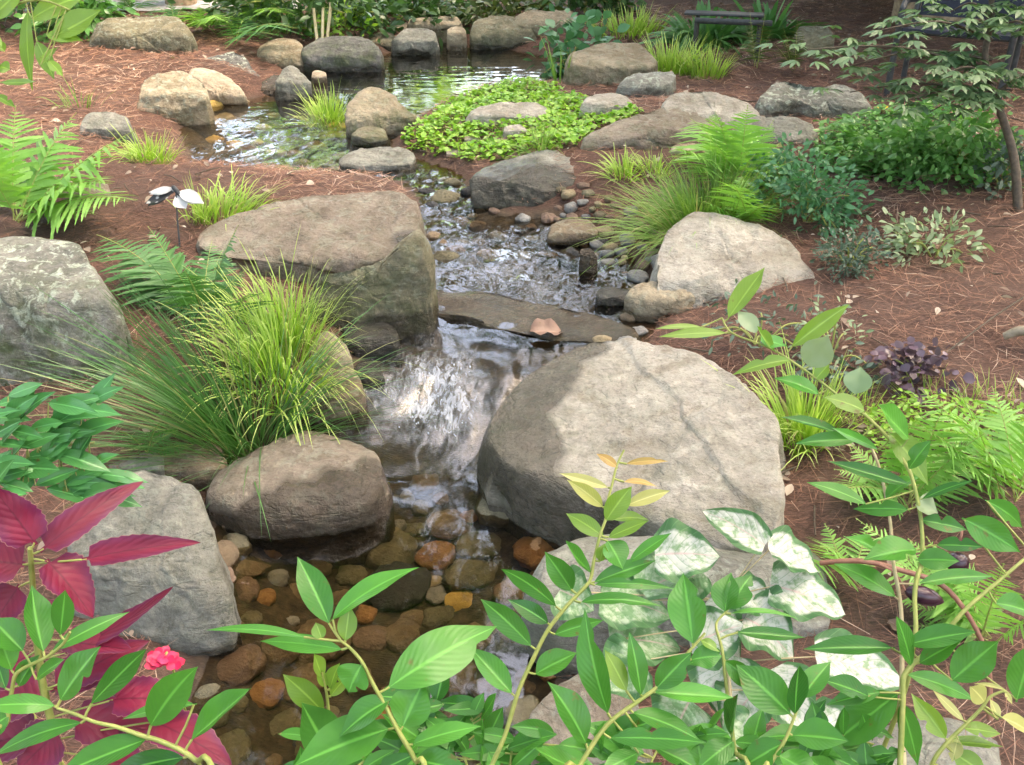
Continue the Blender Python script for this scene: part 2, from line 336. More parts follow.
def water_mat():
    b = N_('stream_water'); a = b.attr('flow'); po = b.pos(); t = b.t
    mp = b.n('ShaderNodeMapping'); t.links.new(po, mp.inputs[0]); mp.inputs['Scale'].default_value = (1.35, .8, 1)
    n1 = b.noise(8, 2, mp.outputs[0], .4, .9); n2 = b.noise(26, 1, mp.outputs[0], .5, .4)
    h = b.math('ADD', n1, b.math('MULTIPLY', n2, .14))
    amp = b.math('ADD', .10, b.math('ADD', b.math('MULTIPLY', a[1], .75), b.math('MULTIPLY', a[2], .55)))
    bp = b.n('ShaderNodeBump', Distance=.012); t.links.new(h, bp.inputs['Height']); t.links.new(amp, bp.inputs['Strength'])
    fr = b.n('ShaderNodeFresnel', IOR=1.6); t.links.new(bp.outputs[0], fr.inputs['Normal'])
    tr = b.n('ShaderNodeBsdfTransparent'); tr.inputs[0].default_value = (.80, .74, .60, 1)
    gl = b.n('ShaderNodeBsdfGlossy', Roughness=b.math('ADD', .06, b.math('MULTIPLY', a[1], .16))); t.links.new(bp.outputs[0], gl.inputs['Normal']); gl.inputs[0].default_value = (1, 1, 1, 1)
    m1 = b.n('ShaderNodeMixShader'); t.links.new(fr.outputs[0], m1.inputs[0]); t.links.new(tr.outputs[0], m1.inputs[1]); t.links.new(gl.outputs[0], m1.inputs[2])
    mp2 = b.n('ShaderNodeMapping'); t.links.new(po, mp2.inputs[0]); mp2.inputs['Scale'].default_value = (2.6, .9, 1)
    fn = b.noise(20, 5, mp2.outputs[0], .6, 1.2)
    f = b.math('MULTIPLY', b.math('POWER', a[0], .8), b.math('ADD', .08, b.math('MULTIPLY', b.ramp(fn, [(.40, 0), (.66, 1)]), 1.05)))
    df = b.n('ShaderNodeBsdfDiffuse'); df.inputs[0].default_value = (.50, .54, .60, 1); t.links.new(bp.outputs[0], df.inputs['Normal'])
    m2 = b.n('ShaderNodeMixShader'); t.links.new(f, m2.inputs[0]); t.links.new(m1.outputs[0], m2.inputs[1]); t.links.new(df.outputs[0], m2.inputs[2])
    t.links.new(m2.outputs[0], b.out.inputs[0]); return b.m
w = mesh('stream_water', Vw, [re[F]], water_mat(), None, {'flow': flow}); tag(w, kind='structure')
# ---------------------------------------------------------------- rocks
RM = {
 'grey': rock_mat('grey_stone', (.145, .143, .122), (.26, .25, .215), (.205, .195, .165)),
 'pale': rock_mat('pale_sandstone', (.27, .24, .195), (.41, .375, .32), (.34, .305, .26)),
 'tan': rock_mat('tan_sandstone', (.22, .17, .11), (.35, .29, .205), (.27, .22, .155)),
 'olive': rock_mat('olive_stone', (.115, .105, .07), (.23, .20, .13), (.17, .15, .11)),
 'dark': rock_mat('dark_stone', (.07, .07, .068), (.155, .15, .14), (.11, .105, .10)),
 'brown': rock_mat('brown_stone', (.12, .085, .055), (.22, .165, .11), (.16, .12, .09)),
 'mauve': rock_mat('mauve_sandstone', (.165, .13, .10), (.265, .22, .175), (.21, .16, .125)),
 'peach': rock_mat('peach_stone', (.34, .265, .19), (.45, .37, .285), (.38, .30, .22), .1, .2),
}
def rock(name, label, poly, mat='grey', e=.45, D=.8, rnd=.12, amp=.03, y=None, base=None, lean=.2, yaw=0., wet=.045, wets=(), moss=.22, lich=.22, seed=None, M=120, R=26, group=None, cat='rock', k=.05, freq=2.2, zdown=.14, strat=0., cuts=9, cut=.035, rough=.016, mx=0.):
    Q = np.array(poly, float); n = len(Q); seed = seed if seed is not None else sum(map(ord, label)) % 997
    d = np.concatenate([spline(np.concatenate([Q[-2:], Q, Q[:2]]), 10)[20:20+10*n]])
    x_, y_ = d[:, 0], d[:, 1]; cr = x_*np.roll(y_, -1)-np.roll(x_, -1)*y_; A = cr.sum()/2
    c = np.array([((x_+np.roll(x_, -1))*cr).sum(), ((y_+np.roll(y_, -1))*cr).sum()])/(6*A)
    an = np.arctan2(d[:, 1]-c[1], d[:, 0]-c[0]); ra = np.hypot(d[:, 0]-c[0], d[:, 1]-c[1]); s = np.argsort(an)
    th = np.linspace(-np.pi, np.pi, M, endpoint=False)
    r = np.interp(th, np.concatenate([an[s][-3:]-2*np.pi, an[s], an[s][:3]+2*np.pi]), np.concatenate([ra[s][-3:], ra[s], ra[s][:3]]))
    r = r*(1+rough*fbm(np.stack([np.cos(th)*5, np.sin(th)*5, 0*th+seed], -1), 4))
    ymax, ymin = d[:, 1].max(), d[:, 1].min(); bx = d[d[:, 1].argmax(), 0]
    B = hit(*(base or (bx, ymax))) if y is None else at(bx, ymax, 1.)
    if y is not None:
        rr = ray(bx, ymax); B = CAM+rr*(y/rr[1])
    yf, zB = B[1], B[2]; dp = dep(B); W = (d[:, 0].max()-d[:, 0].min())*dp/FPX
    re_ = ray(c[0], ymax-e*(ymax-ymin)); tE = (yf+lean*(CAMZ-zB)-yaw*B[0])/(re_[1]-lean*re_[2]-yaw*re_[0]); E = CAM+re_*tE
    if e <= 0: E = B
    rt = ray(d[d[:, 1].argmin(), 0], ymin); T = CAM+rt*((max(yf, E[1])+D*W)/rt[1]); m = (T[2]-E[2]-mx*(T[0]-E[0]))/(T[1]-E[1])
    q = np.linspace(0, 1, R+1)[1:]**.8
    px = c[0]+q[:, None]*r*np.cos(th); py = c[1]+q[:, None]*r*np.sin(th); dr = ray(px, py)
    dc = ray(c[0], c[1])
    def T_(dr):
        tt = (E[2]-m*E[1]-mx*E[0]-CAMZ)/np.minimum(dr[..., 2]-m*dr[..., 1]-mx*dr[..., 0], -1e-3); tf = (yf+lean*(CAMZ-zB)-yaw*B[0])/(dr[..., 1]-lean*dr[..., 2]-yaw*dr[..., 0])
        kk = k*W; return np.where(np.abs(tt-tf) > 6*kk, np.maximum(tt, tf), np.maximum(tt, tf)+kk*np.log1p(np.exp(-np.abs(tt-tf)/kk)))
    t = T_(dr)+rnd*W*(1-np.sqrt(np.clip(1-(q[:, None]**2)*.985, 0, 1)))
    P = CAM+dr*t[..., None]; Pc = CAM+dc*T_(dc)
    K = 9; rim = P[-1]; zb = np.minimum(zB-zdown, gz(rim[:, 0], rim[:, 1])-.06); cen = P.reshape(-1, 3)[:, :2].mean(0)
    sk = []
    for i in range(1, K+1):
        u = i/K; p = rim.copy(); p[:, 2] = rim[:, 2]+(np.minimum(zb, rim[:, 2]-.02)-rim[:, 2])*u
        back = (rim[:, 1:2] > cen[1]).astype(float)
        p[:, :2] += (p[:, :2]-cen)*.10*np.sin(np.pi*u)*back; sk.append(p)
    G = np.concatenate([P, np.array(sk)]); nr = len(G); V = np.concatenate([Pc[None], G.reshape(-1, 3)])
    a = np.arange(M); a2 = (a+1) % M; i = np.arange(nr-1)[:, None]*M+1
    Fq = np.stack([i+a, i+M+a, i+M+a2, i+a2], -1).reshape(-1, 4); Ft = np.stack([np.zeros(M, int), 1+a, 1+a2], -1)
    # orientation is fixed by recalculating normals on a throwaway copy of the positions
    fn = np.cross(V[Fq[:, 1]]-V[Fq[:, 0]], V[Fq[:, 3]]-V[Fq[:, 0]]); vn = np.zeros_like(V)
    for j in range(4): np.add.at(vn, Fq[:, j], fn)
    vn = norm(vn); vn[0] = norm(vn[1:M+1].mean(0))
    if (vn[1:1+M*6]*norm(CAM-V[1:1+M*6])).sum(-1).mean() < 0: vn = -vn; Fq = Fq[:, ::-1]; Ft = Ft[:, ::-1]
    r_ = np.random.default_rng(seed)
    for _ in range(cuts):
        nd = norm(np.array([r_.normal(), r_.normal()-.5, abs(r_.normal())*.9])); h = V@nd; V = V-np.maximum(0, h-(h.max()-r_.uniform(.3, 1.)*cut*W))[:, None]*nd*.92
    nz = fbm(V*freq/W+seed*1.7, 5, 2.1, .5); rg = 1-2*np.abs(pnoise(V*freq*.8/W+seed))
    V = V+vn*(amp*W*(nz+.35*(rg-.4)))[:, None]
    V = V+vn*(.0045*min(1, W*2.5)*fbm(V*26+seed, 3))[:, None]
    if cuts >= 5:
        r_ = np.random.default_rng(seed+1)
        for q_ in range(4):
            nd = norm(r_.normal(size=3)*[1, .7, .8]); h = V@nd; ds = h-np.quantile(h, r_.uniform(.2, .8))+.05*W*fbm(V*3/W+seed+q_*9, 3)
            V = V+vn*((.006*W*np.tanh(ds/(.006*W)) if q_ < 2 else 0)-(.007*W)*np.exp(-(ds/(.006*W))**2)*(pnoise(V*4/W+q_) > -.15))[:, None]
    if strat: V = V+vn*(strat*pnoise(np.stack([V[:, 0]*2, V[:, 1]*2, V[:, 2]*38+seed], -1)))[:, None]
    wl_ = wlev(V[:, 1]); near = sstep(.30, .10, gsd(V[:, 0], V[:, 1]))
    wn_ = .03*pnoise(V*7+seed)
    wt = sstep(wet+.02, wet-.02, V[:, 2]-wl_+wn_)*near if wet is not None else V[:, 2]*0
    for sx, sy, sr, ss in wets:
        j = np.argmin(np.hypot(px-sx, py-sy)); cpt = V[1+j]
        wt = np.maximum(wt, ss*sstep(sr*1.25, sr*.75, np.linalg.norm(V-cpt, axis=1)*(1+.35*pnoise(V*9+seed))))
    hgt = (V[:, 2]-zB)/max(.05, V[:, 2].max()-zB)
    mk = np.stack([wt, np.clip(moss*(1.15-.75*hgt), 0, 1), np.clip(lich*(.5+.5*hgt), 0, 1)], -1)
    org = np.array([cen[0], cen[1], zB])
    o = mesh(name, V, [Fq, Ft], RM[mat] if isinstance(mat, str) else mat, None, {'mask': mk}, True, org)
    return tag(o, label, cat, group)
def blob(x0, y0, x1, y1, s=0, n=12, sq=.92):   # an uneven rounded outline inside a pixel box
    r_ = np.random.default_rng(s+int(x0*7+y0)); th = np.linspace(0, 2*np.pi, n, endpoint=False)
    rr = 1+r_.normal(0, .045, n); cx, cy = (x0+x1)/2, (y0+y1)/2
    f = lambda v: np.sign(v)*np.abs(v)**sq
    return [(cx+(x1-x0)/2*f(np.cos(a))*k, cy+(y1-y0)/2*f(np.sin(a))*k) for a, k in zip(th, rr)]
rock('stone_slab', 'wide pale flat slab with a wet dark corner beside the small waterfall', [(488,436),(500,402),(528,374),(560,352),(590,339),(617,337),(650,342),(690,352),(730,372),(752,395),(772,412),(779,432),(776,462),(784,500),(781,532),(768,546),(735,549),(690,545),(650,542),(610,530),(575,520),(545,508),(525,495),(508,475)],
     'pale', e=0, D=1.43, y=1.68, rnd=.02, amp=.014, k=.02, wets=[(545,365,.13,1), (500,430,.16,1), (580,345,.09,.9), (515,395,.15,1), (520,480,.13,1.2), (560,512,.10,1.2), (600,525,.07,1), (530,440,.09,1)], lich=.12, M=220, R=48, yaw=-.8, mx=.17, zdown=.25, cut=.02, rough=.012)
rock('stone_slab', 'large mauve grey flat slab left of the stream behind the lime grass', [(190,240),(222,218),(262,205),(320,195),(375,190),(408,196),(414,215),(412,238),(400,262),(370,272),(320,272),(270,262),(222,256)],
     'mauve', e=.16, D=.62, y=3.25, rnd=.02, amp=.014, k=.02, wets=[(410,240,.08,.8)], moss=.3, M=190, R=40, yaw=.1, cut=.02, zdown=.3)
rock('boulder', 'mossy broken block under the stream end of the mauve slab', [(312,280),(345,270),(385,262),(406,240),(416,215),(424,228),(424,262),(416,292),(400,318),(372,336),(335,338),(312,318)], 'olive', e=.8, D=.4, rnd=.06, amp=.05, k=.04, wet=.09, moss=.6, cut=.05, M=150, R=34)
rock('boulder', 'big square lichen covered grey boulder at the left edge of the garden', [(-30,245),(0,240),(40,234),(68,236),(84,256),(100,275),(114,300),(118,340),(121,372),(105,386),(60,385),(10,382),(-40,385),(-45,300)],
     'grey', e=.62, D=.75, rnd=.06, amp=.03, moss=.95, lich=1., M=170, R=36, k=.06, base=(60,386))
rock('boulder', 'rounded tan boulder with a dark wet band standing in the lower pool', [(206,495),(214,477),(235,462),(262,446),(290,434),(312,431),(345,440),(368,449),(380,462),(383,485),(372,510),(355,530),(325,544),(290,548),(255,545),(225,530),(210,512)],
     'mauve', e=.42, D=.75, rnd=.20, amp=.016, wet=.05, wets=[(355,500,.14,1), (310,518,.12,1), (260,525,.10,1), (372,470,.06,.8)], M=160, R=36, k=.13, cuts=2, rough=.006)
rock('boulder', 'tall cracked grey tan boulder partly behind the red coleus', [(78,520),(95,490),(120,472),(150,468),(178,478),(198,500),(210,530),(216,560),(226,590),(232,620),(228,650),(205,664),(170,664),(120,650),(85,630),(66,600),(62,560)],
     'grey', e=.5, D=.6, rnd=.14, amp=.03, wet=.02, lich=.15, M=170, R=36, k=.10, base=(190,664))
rock('boulder', 'pale rugged slab boulder sloping into the mulch beside the gravel bar', [(655,272),(658,250),(672,225),(688,211),(705,212),(735,220),(775,232),(798,245),(801,262),(812,276),(822,290),(805,303),(760,304),(715,305),(690,312),(660,300)],
     'pale', e=.22, D=.75, rnd=.05, amp=.03, M=150, R=34, k=.03, y=None, moss=.1)
rock('rock', 'blocky tan rock leaning against the pale boulder at the stream edge', [(627,296),(640,284),(665,279),(690,269),(708,269),(718,280),(710,296),(695,312),(675,322),(648,327),(632,318)], 'tan', e=.55, D=.6, rnd=.14, amp=.05, moss=.12, k=.09)
rock('boulder', 'dark wet boulder with a dry pale top in midstream', [(470,182),(484,168),(510,160),(540,152),(562,154),(579,166),(577,182),(572,200),(550,210),(515,213),(485,207),(473,197)],
     'grey', e=.5, D=.7, rnd=.10, amp=.03, wet=.10, wets=[(495,188,.26,1), (530,185,.25,1), (555,195,.16,1)])
rock('stone_slab', 'flat grey stepping stone in the upper stream', [(340,160),(358,150),(390,148),(412,151),(413,163),(395,171),(365,173),(345,169)], 'grey', e=.35, D=.6, rnd=.06, amp=.03, wet=.02)
rock('boulder', 'peaked tan boulder with a mossy foot beside the grass islet', [(345,122),(352,100),(372,87),(385,90),(400,103),(417,118),(412,127),(395,132),(375,140),(355,136)], 'tan', e=.5, D=.6, rnd=.10, amp=.06, moss=.75, wet=.03)
rock('mossy_stone', 'small dark moss covered stone at the foot of the peaked boulder', blob(352,126,388,149,2), 'olive', e=.5, D=.8, rnd=.2, moss=1., wet=.04)
rock('stone_slab', 'long pale flat stone lying in the bright yellow green groundcover', [(464,120),(475,109),(500,104),(535,103),(547,112),(545,122),(520,126),(490,128),(470,128)], 'pale', e=.5, D=.5, rnd=.08, amp=.03, moss=.1)
rock('rock', 'small pale stone in groundcover just below the long flat stone', blob(503,124,526,138,3), 'pale', e=.5, rnd=.15)
rock('rock', 'tiny pinkish stone at the waterline of the yellow groundcover', blob(446,148,461,159,5), 'peach', e=.5, rnd=.2)
rock('rock', 'small peach stone half buried in the yellow groundcover', blob(464,134,481,144,5), 'peach', e=.5, rnd=.2)
rock('boulder', 'large flat topped tan boulder at the right side of the upper pool', [(567,62),(575,52),(605,44),(640,45),(656,55),(655,68),(640,76),(620,87),(600,85),(575,76)], 'tan', e=.5, D=.6, rnd=.07, amp=.03, moss=.5, k=.03)
rock('rock', 'lichen speckled grey rock in front of the flat topped tan boulder', [(618,85),(635,76),(655,71),(674,73),(674,84),(658,94),(640,98),(625,97)], 'grey', e=.5, D=.5, rnd=.15, lich=.8)
rock('rock', 'pale domed rock emerging behind the yellow groundcover', [(580,110),(588,98),(608,93),(625,97),(633,107),(620,116),(590,116)], 'pale', e=.5, D=.7, rnd=.1)
rock('stone_slab', 'long tan slab whose front drops above the lime grass tuft', [(580,146),(598,128),(625,118),(660,108),(690,106),(712,116),(718,130),(700,142),(660,150),(620,150),(590,152)], 'mauve', e=.35, D=.5, rnd=.05, amp=.03, moss=.45, M=150, R=32)
rock('stone_slab', 'broad pale slab lying behind the long tan slab', [(662,108),(668,95),(700,91),(725,95),(755,108),(760,120),(735,132),(700,125),(675,118)], 'pale', e=.25, D=.5, rnd=.04, amp=.025)
rock('stone_slab', 'flat grey stone behind the bright green feathery fern', [(735,132),(752,114),(790,116),(815,128),(815,142),(780,145),(745,145)], 'grey', e=.25, D=.5, rnd=.05)
rock('rock', 'small white stone under the long tan slab', blob(672,142,712,156,7), 'peach', e=.4, rnd=.12)
rock('boulder', 'ragged white lichen crusted boulder on the mulch', [(760,100),(766,88),(785,79),(810,84),(828,92),(838,105),(835,116),(815,117),(790,114),(770,112)], 'grey', e=.5, D=.6, rnd=.05, amp=.07, lich=1., moss=.4)
rock('boulder', 'smooth blue grey end of the lichen crusted boulder pair', [(826,100),(822,88),(840,84),(860,94),(873,108),(868,118),(845,118)], 'grey', e=.4, D=.8, rnd=.10, lich=.5)
rock('boulder', 'flat mossy grey boulder on the sunlit mulch bank', [(88,40),(95,28),(110,17),(150,16),(178,18),(187,28),(186,44),(175,52),(150,54),(115,50)], 'olive', e=.62, D=.35, rnd=.05, amp=.03, lich=.4, moss=.3, base=(150,54))
rock('boulder', 'squat grey tan boulder with undercut front left of the upper stream', [(135,105),(145,82),(165,71),(185,71),(204,82),(206,98),(195,115),(180,125),(160,122),(142,118)], 'tan', e=.55, D=.7, rnd=.08, amp=.05, lich=.5, moss=.35, wet=.02)
rock('boulder', 'smooth peach boulder wedged between two grey boulders by the stream', [(186,72),(200,68),(222,74),(238,86),(247,96),(240,106),(215,105),(200,100),(196,85)], 'peach', e=.4, D=.7, rnd=.14, amp=.02, wet=.02)
rock('boulder', 'dark lichen spotted boulder leaning behind the peach boulder', [(188,68),(210,56),(235,52),(248,60),(258,78),(266,92),(255,100),(240,92),(222,75),(200,70)], 'dark', e=.3, D=.6, rnd=.06, amp=.05, lich=.85, moss=.2, y=6.5)
rock('boulder', 'tan rounded boulder at the left foot of the reed stakes', [(258,52),(270,41),(290,39),(303,46),(305,62),(290,72),(268,68)], 'tan', e=.45, D=.7, rnd=.12, moss=.3)
rock('boulder', 'dark green mossy boulder behind the pale reed stakes', [(303,45),(320,36),(350,35),(372,41),(382,55),(375,68),(350,73),(320,72),(305,65)], 'dark', e=.5, D=.6, rnd=.08, moss=.7)
rock('rock', 'triangular blue grey stone where the stream leaves the pool', [(276,82),(288,66),(300,72),(311,86),(300,98),(285,100)], 'grey', e=.5, rnd=.08, amp=.05, wet=.05)
rock('rock', 'brown wet rock beneath the triangular blue grey stone', blob(258,76,296,102,9), 'brown', e=.5, rnd=.1, wet=.2, y=6.4)
rock('rock', 'little pinkish stone beside the foot of the reed stakes', blob(312,70,326,84,2), 'peach', e=.5, rnd=.2)
rock('rock', 'little orange stone just right of the reed stakes', blob(320,62,334,70,2), 'tan', e=.5, rnd=.2)
rock('rock', 'olive stone between the mossy boulder and the pool', blob(368,32,398,54,2), 'olive', e=.5, rnd=.15, moss=.4, y=8.0)
rock('boulder', 'rounded grey boulder at the back edge of the pool', [(392,46),(400,32),(418,28),(436,32),(437,44),(425,54),(405,56)], 'grey', e=.6, D=.6, rnd=.12, moss=.3)
rock('flat_stone', 'thin rust coloured ledge stone bridging the back of the pool', [(408,24),(415,18),(440,16),(460,18),(460,25),(440,29),(418,29)], 'tan', e=.5, D=.5, rnd=.03, y=8.35)
rock('rock', 'squarish tan stone propping the rust coloured ledge', blob(446,26,466,43,2), 'tan', e=.6, rnd=.1, y=8.05)
rock('rock', 'ochre stone at the left end of the rust coloured ledge', blob(391,21,411,34,4), 'tan', e=.5, rnd=.12, y=8.45)
rock('boulder', 'brown olive boulder at the far right back of the pool', [(471,40),(474,22),(490,15),(515,18),(532,26),(535,40),(515,48),(490,50)], 'olive', e=.55, D=.5, rnd=.08, lich=.25, moss=.4)
rock('boulder', 'flat tan boulder behind the pool under the shrubs', [(515,22),(525,11),(555,10),(576,13),(578,26),(560,36),(535,36)], 'tan', e=.55, D=.4, rnd=.06, moss=.4)
rock('rock', 'rounded brown tan cobble sitting in the stream by the gravel bar', [(548,234),(556,222),(575,218),(592,221),(598,232),(590,243),(570,247),(553,245)], 'brown', e=.45, D=.8, rnd=.22, amp=.012, wet=.03)
ledge = rock('stone_slab', 'submerged brown ledge lying diagonally across the stream', [(425,258),(465,250),(520,268),(570,286),(620,312),(645,334),(615,345),(560,338),(500,316),(450,298),(420,280)], 'brown', e=.15, D=.5, rnd=.03, amp=.02, wet=.5, moss=.35, zdown=.2)
rock('boulder', 'brown wet bank rock under the fine grass tufts', [(285,400),(310,375),(345,365),(362,380),(358,410),(330,432),(300,430)], 'brown', e=.55, D=.7, rnd=.1, amp=.04, wet=.05, moss=.3)
rock('rock', 'reddish tan rock peeping out beside the lime grass', [(310,345),(325,332),(340,338),(352,360),(345,385),(322,382),(310,365)], 'tan', e=.5, D=.7, rnd=.15, wet=.0)
rock('rock', 'dark wet rock below the steep front of the mauve slab', [(345,326),(370,318),(392,326),(400,340),(390,356),(362,360),(345,350)], 'dark', e=.5, D=.7, rnd=.12, wet=.3, moss=.4)
rock('rock', 'small dark rock in the rushing water beside the waterfall', blob(352,360,384,392,2), 'dark', e=.5, rnd=.15, wet=.3)
rock('rock', 'flat brown stone low on the bank below the dark fern', blob(148,440,226,488,6), 'brown', e=.4, rnd=.1, wet=.0)
rock('rock', 'low grey brown stone behind the cracked boulder', blob(100,448,165,478,3), 'grey', e=.4, rnd=.1)
rock('rock', 'grey flat stone under the tip of the big fern', blob(78,112,134,140,3), 'grey', e=.4, rnd=.08, D=.5)
rock('rock', 'low dull stone in mulch below the big fern', blob(62,180,108,206,3), 'mauve', e=.35, rnd=.08, D=.6)
rock('boulder', 'grey rock ledge shaded by the white caladium leaves', [(545,560),(565,545),(600,535),(680,545),(760,548),(810,560),(822,590),(810,630),(740,650),(640,645),(570,635),(545,600)], 'grey', e=.6, D=.4, rnd=.05, amp=.04, moss=.35, lich=.3, wet=.03)
rock('boulder', 'tan grey rock among leafy stems at the near water edge', [(528,760),(535,710),(560,685),(600,672),(632,690),(650,740),(645,800),(580,815),(535,800)], 'mauve', e=.4, D=.6, rnd=.1, amp=.03)
rock('rock', 'blue grey flat stone beneath the pale yellow sprig', blob(850,722,1000,800,4), 'grey', e=.3, rnd=.08, D=.5)
rock('rock', 'bluish stone on the mulch right of the caladium', blob(770,600,830,640,4), 'grey', e=.4, rnd=.1)
rock('boulder', 'blocky tan stone in the shade behind the patio table', [(793,55),(796,30),(812,26),(832,30),(833,52),(815,58)], 'olive', e=.65, D=.5, rnd=.06, moss=.3)
rock('rock', 'glossy black wet stone against the blocky tan rock', blob(597,286,632,308,4), 'dark', e=.5, rnd=.15, wet=.3)
rock('flat_stone', 'thin upright rusty stone shard standing in the stream', [(580,252),(585,248),(592,250),(597,258),(596,270),(590,274),(584,268)], 'brown', e=.8, D=.3, rnd=.05, amp=.03, wet=.2)

_m = ledge.data; _c = np.zeros(len(_m.vertices)*3); _m.vertices.foreach_get('co', _c); _c = _c.reshape(-1, 3); _o = np.array(ledge.location); _w = _c+_o
_c[:, 2] = np.minimum(_w[:, 2], wlev(_w[:, 1])+.007+.020*pnoise(_w*[5, 9, 3]))-_o[2]; _m.vertices.foreach_set('co', _c.ravel()); _m.update()
# ---------------------------------------------------------------- plant materials
LM = {
 'laurel': leaf_mat('laurel_leaf', (.026, .15, .024), (.12, .42, .062), rough=.28, trans=.30, spec=.42),
 'laurel_young': leaf_mat('laurel_young_leaf', (.17, .34, .05), (.27, .44, .07), rough=.35, trans=.4),
 'laurel_pale': leaf_mat('laurel_pale_leaf', (.50, .50, .16), (.62, .58, .24), rough=.4, trans=.35),
 'laurel_orange': leaf_mat('laurel_bronze_leaf', (.50, .28, .08), (.60, .42, .14), rough=.4, trans=.35),
 'lime': leaf_mat('lime_grass_blade', (.22, .44, .04), (.42, .64, .12), tip=(.56, .66, .22), dead=.8, rough=.45, trans=.4, rib=0, veins=False),
 'grass': leaf_mat('green_grass_blade', (.11, .27, .035), (.21, .40, .07), tip=(.27, .40, .10), dead=.8, rough=.45, trans=.35, rib=0, veins=False),
 'sedge': leaf_mat('dark_sedge_blade', (.05, .17, .04), (.12, .30, .075), dead=.6, rough=.4, trans=.25, rib=0, veins=False),
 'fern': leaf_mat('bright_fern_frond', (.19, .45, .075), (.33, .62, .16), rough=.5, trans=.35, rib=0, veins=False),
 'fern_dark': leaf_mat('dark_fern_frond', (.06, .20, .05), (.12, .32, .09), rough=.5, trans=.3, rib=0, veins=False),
 'creeper': leaf_mat('golden_creeper_leaf', (.19, .46, .05), (.44, .66, .10), rough=.45, trans=.35, rib=0, veins=False),
 'bluegreen': leaf_mat('blue_green_leaf', (.06, .21, .09), (.12, .33, .14), rough=.4, trans=.25, rib=0, veins=False),
 'cover': leaf_mat('green_cover_leaf', (.09, .27, .065), (.20, .46, .13), rough=.35, trans=.3, rib=0, veins=False),
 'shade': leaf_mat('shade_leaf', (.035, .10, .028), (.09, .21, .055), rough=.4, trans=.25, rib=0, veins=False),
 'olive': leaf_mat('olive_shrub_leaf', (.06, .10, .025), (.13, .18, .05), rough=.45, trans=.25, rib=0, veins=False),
 'maple': leaf_mat('maple_leaf', (.065, .15, .06), (.15, .27, .12), rough=.45, trans=.25, rib=0, veins=False),
 'silver': leaf_mat('variegated_leaf', (.20, .32, .15), (.45, .52, .34), rough=.45, trans=.25, rib=0, veins=False),
 'dusty': leaf_mat('dusty_blue_leaf', (.07, .13, .09), (.14, .21, .15), rough=.5, trans=.2, rib=0, veins=False),
 'purple': leaf_mat('purple_leaf', (.04, .014, .024), (.20, .13, .18), rough=.35, trans=.15, rib=0, veins=False),
 'tanleaf': leaf_mat('dry_leaf', (.24, .13, .09), (.36, .22, .16), rough=.5, trans=.15, rib=1.2),
}
STEM = {'green': plain_mat('green_stem', (.22, .27, .06), (.34, .36, .10), 60, .5), 'brown': plain_mat('brown_stem', (.055, .04, .028), (.11, .08, .052), 60, .7), 'tan': plain_mat('tan_stem', (.38, .30, .16), (.50, .42, .25), 60, .6), 'red': plain_mat('reddish_stem', (.20, .08, .05), (.30, .14, .09), 60, .5)}
def caladium_mat(wc, rs):
    b = N_('caladium_leaf'); a = b.attr('lf'); po = b.pos()
    edge = b.math('ADD', a[1], b.math('MULTIPLY', b.noise(35, 4, po), .45))
    g = b.mix(b.noise(60, 3, po), (.03, .12, .04), (.10, .26, .09))
    w = b.mix(b.ramp(b.noise(70, 5, po, .7), rs), wc, (.17, .34, .14))
    col = b.mix(b.ramp(edge, [(.88, 0), (1.06, 1)]), w, g)
    v = b.math('ABSOLUTE', b.math('SINE', b.math('ADD', b.math('MULTIPLY', a[0], 22.), b.math('MULTIPLY', a[1], -9.))))
    col = b.mix(b.ramp(v, [(.0, .75), (.2, 0)]), col, (.14, .32, .12))
    col = b.mix(b.ramp(a[1], [(.0, .7), (.05, 0)]), col, (.75, .45, .45))
    b.set(Base__Color=col, Roughness=.45, Normal=b.bump(v, .25, .003))
    tr = b.n('ShaderNodeBsdfTranslucent'); b.t.links.new(col, tr.inputs[0]); mx = b.n('ShaderNodeMixShader', Fac=.3)
    b.t.links.new(b.p.outputs[0], mx.inputs[1]); b.t.links.new(tr.outputs[0], mx.inputs[2]); b.t.links.new(mx.outputs[0], b.out.inputs[0]); return b.m
def coleus_mat():
    b = N_('coleus_leaf'); a = b.attr('lf'); po = b.pos()
    col = b.mix(a[2], (.17, .008, .028), (.27, .014, .050))
    col = b.mix(b.ramp(a[1], [(.45, 0), (.98, .75)]), col, (.13, .018, .085))
    col = b.mix(b.ramp(b.noise(16, 3, po), [(.45, 0), (.7, .55)]), col, (.10, .008, .03))
    v = b.math('ABSOLUTE', b.math('SINE', b.math('ADD', b.math('MULTIPLY', a[0], 24.), b.math('MULTIPLY', a[1], -8.))))
    col = b.mix(b.ramp(v, [(0, .3), (.08, 0)]), col, (.10, .006, .02)); col = b.mix(b.ramp(a[1], [(.02, .8), (.06, 0)]), col, (.12, .006, .025))
    col = b.mix(b.ramp(a[1], [(.955, 0), (.985, .6)]), col, (.45, .22, .16))
    b.set(Base__Color=col, Roughness=.5, Normal=b.bump(b.math('ADD', v, b.math('MULTIPLY', b.noise(150, 2, po), .5)), .18, .003))
    tr = b.n('ShaderNodeBsdfTranslucent'); b.t.links.new(col, tr.inputs[0]); mx = b.n('ShaderNodeMixShader', Fac=.3)
    b.t.links.new(b.p.outputs[0], mx.inputs[1]); b.t.links.new(tr.outputs[0], mx.inputs[2]); b.t.links.new(mx.outputs[0], b.out.inputs[0]); return b.m
LM['caladium'] = caladium_mat((.66, .67, .60), [(.48, 0), (.62, .8)]); LM['caladium_green'] = caladium_mat((.48, .58, .40), [(.40, 0), (.56, .95)]); LM['coleus'] = coleus_mat()
Zv = np.array([0, 0, 1.])
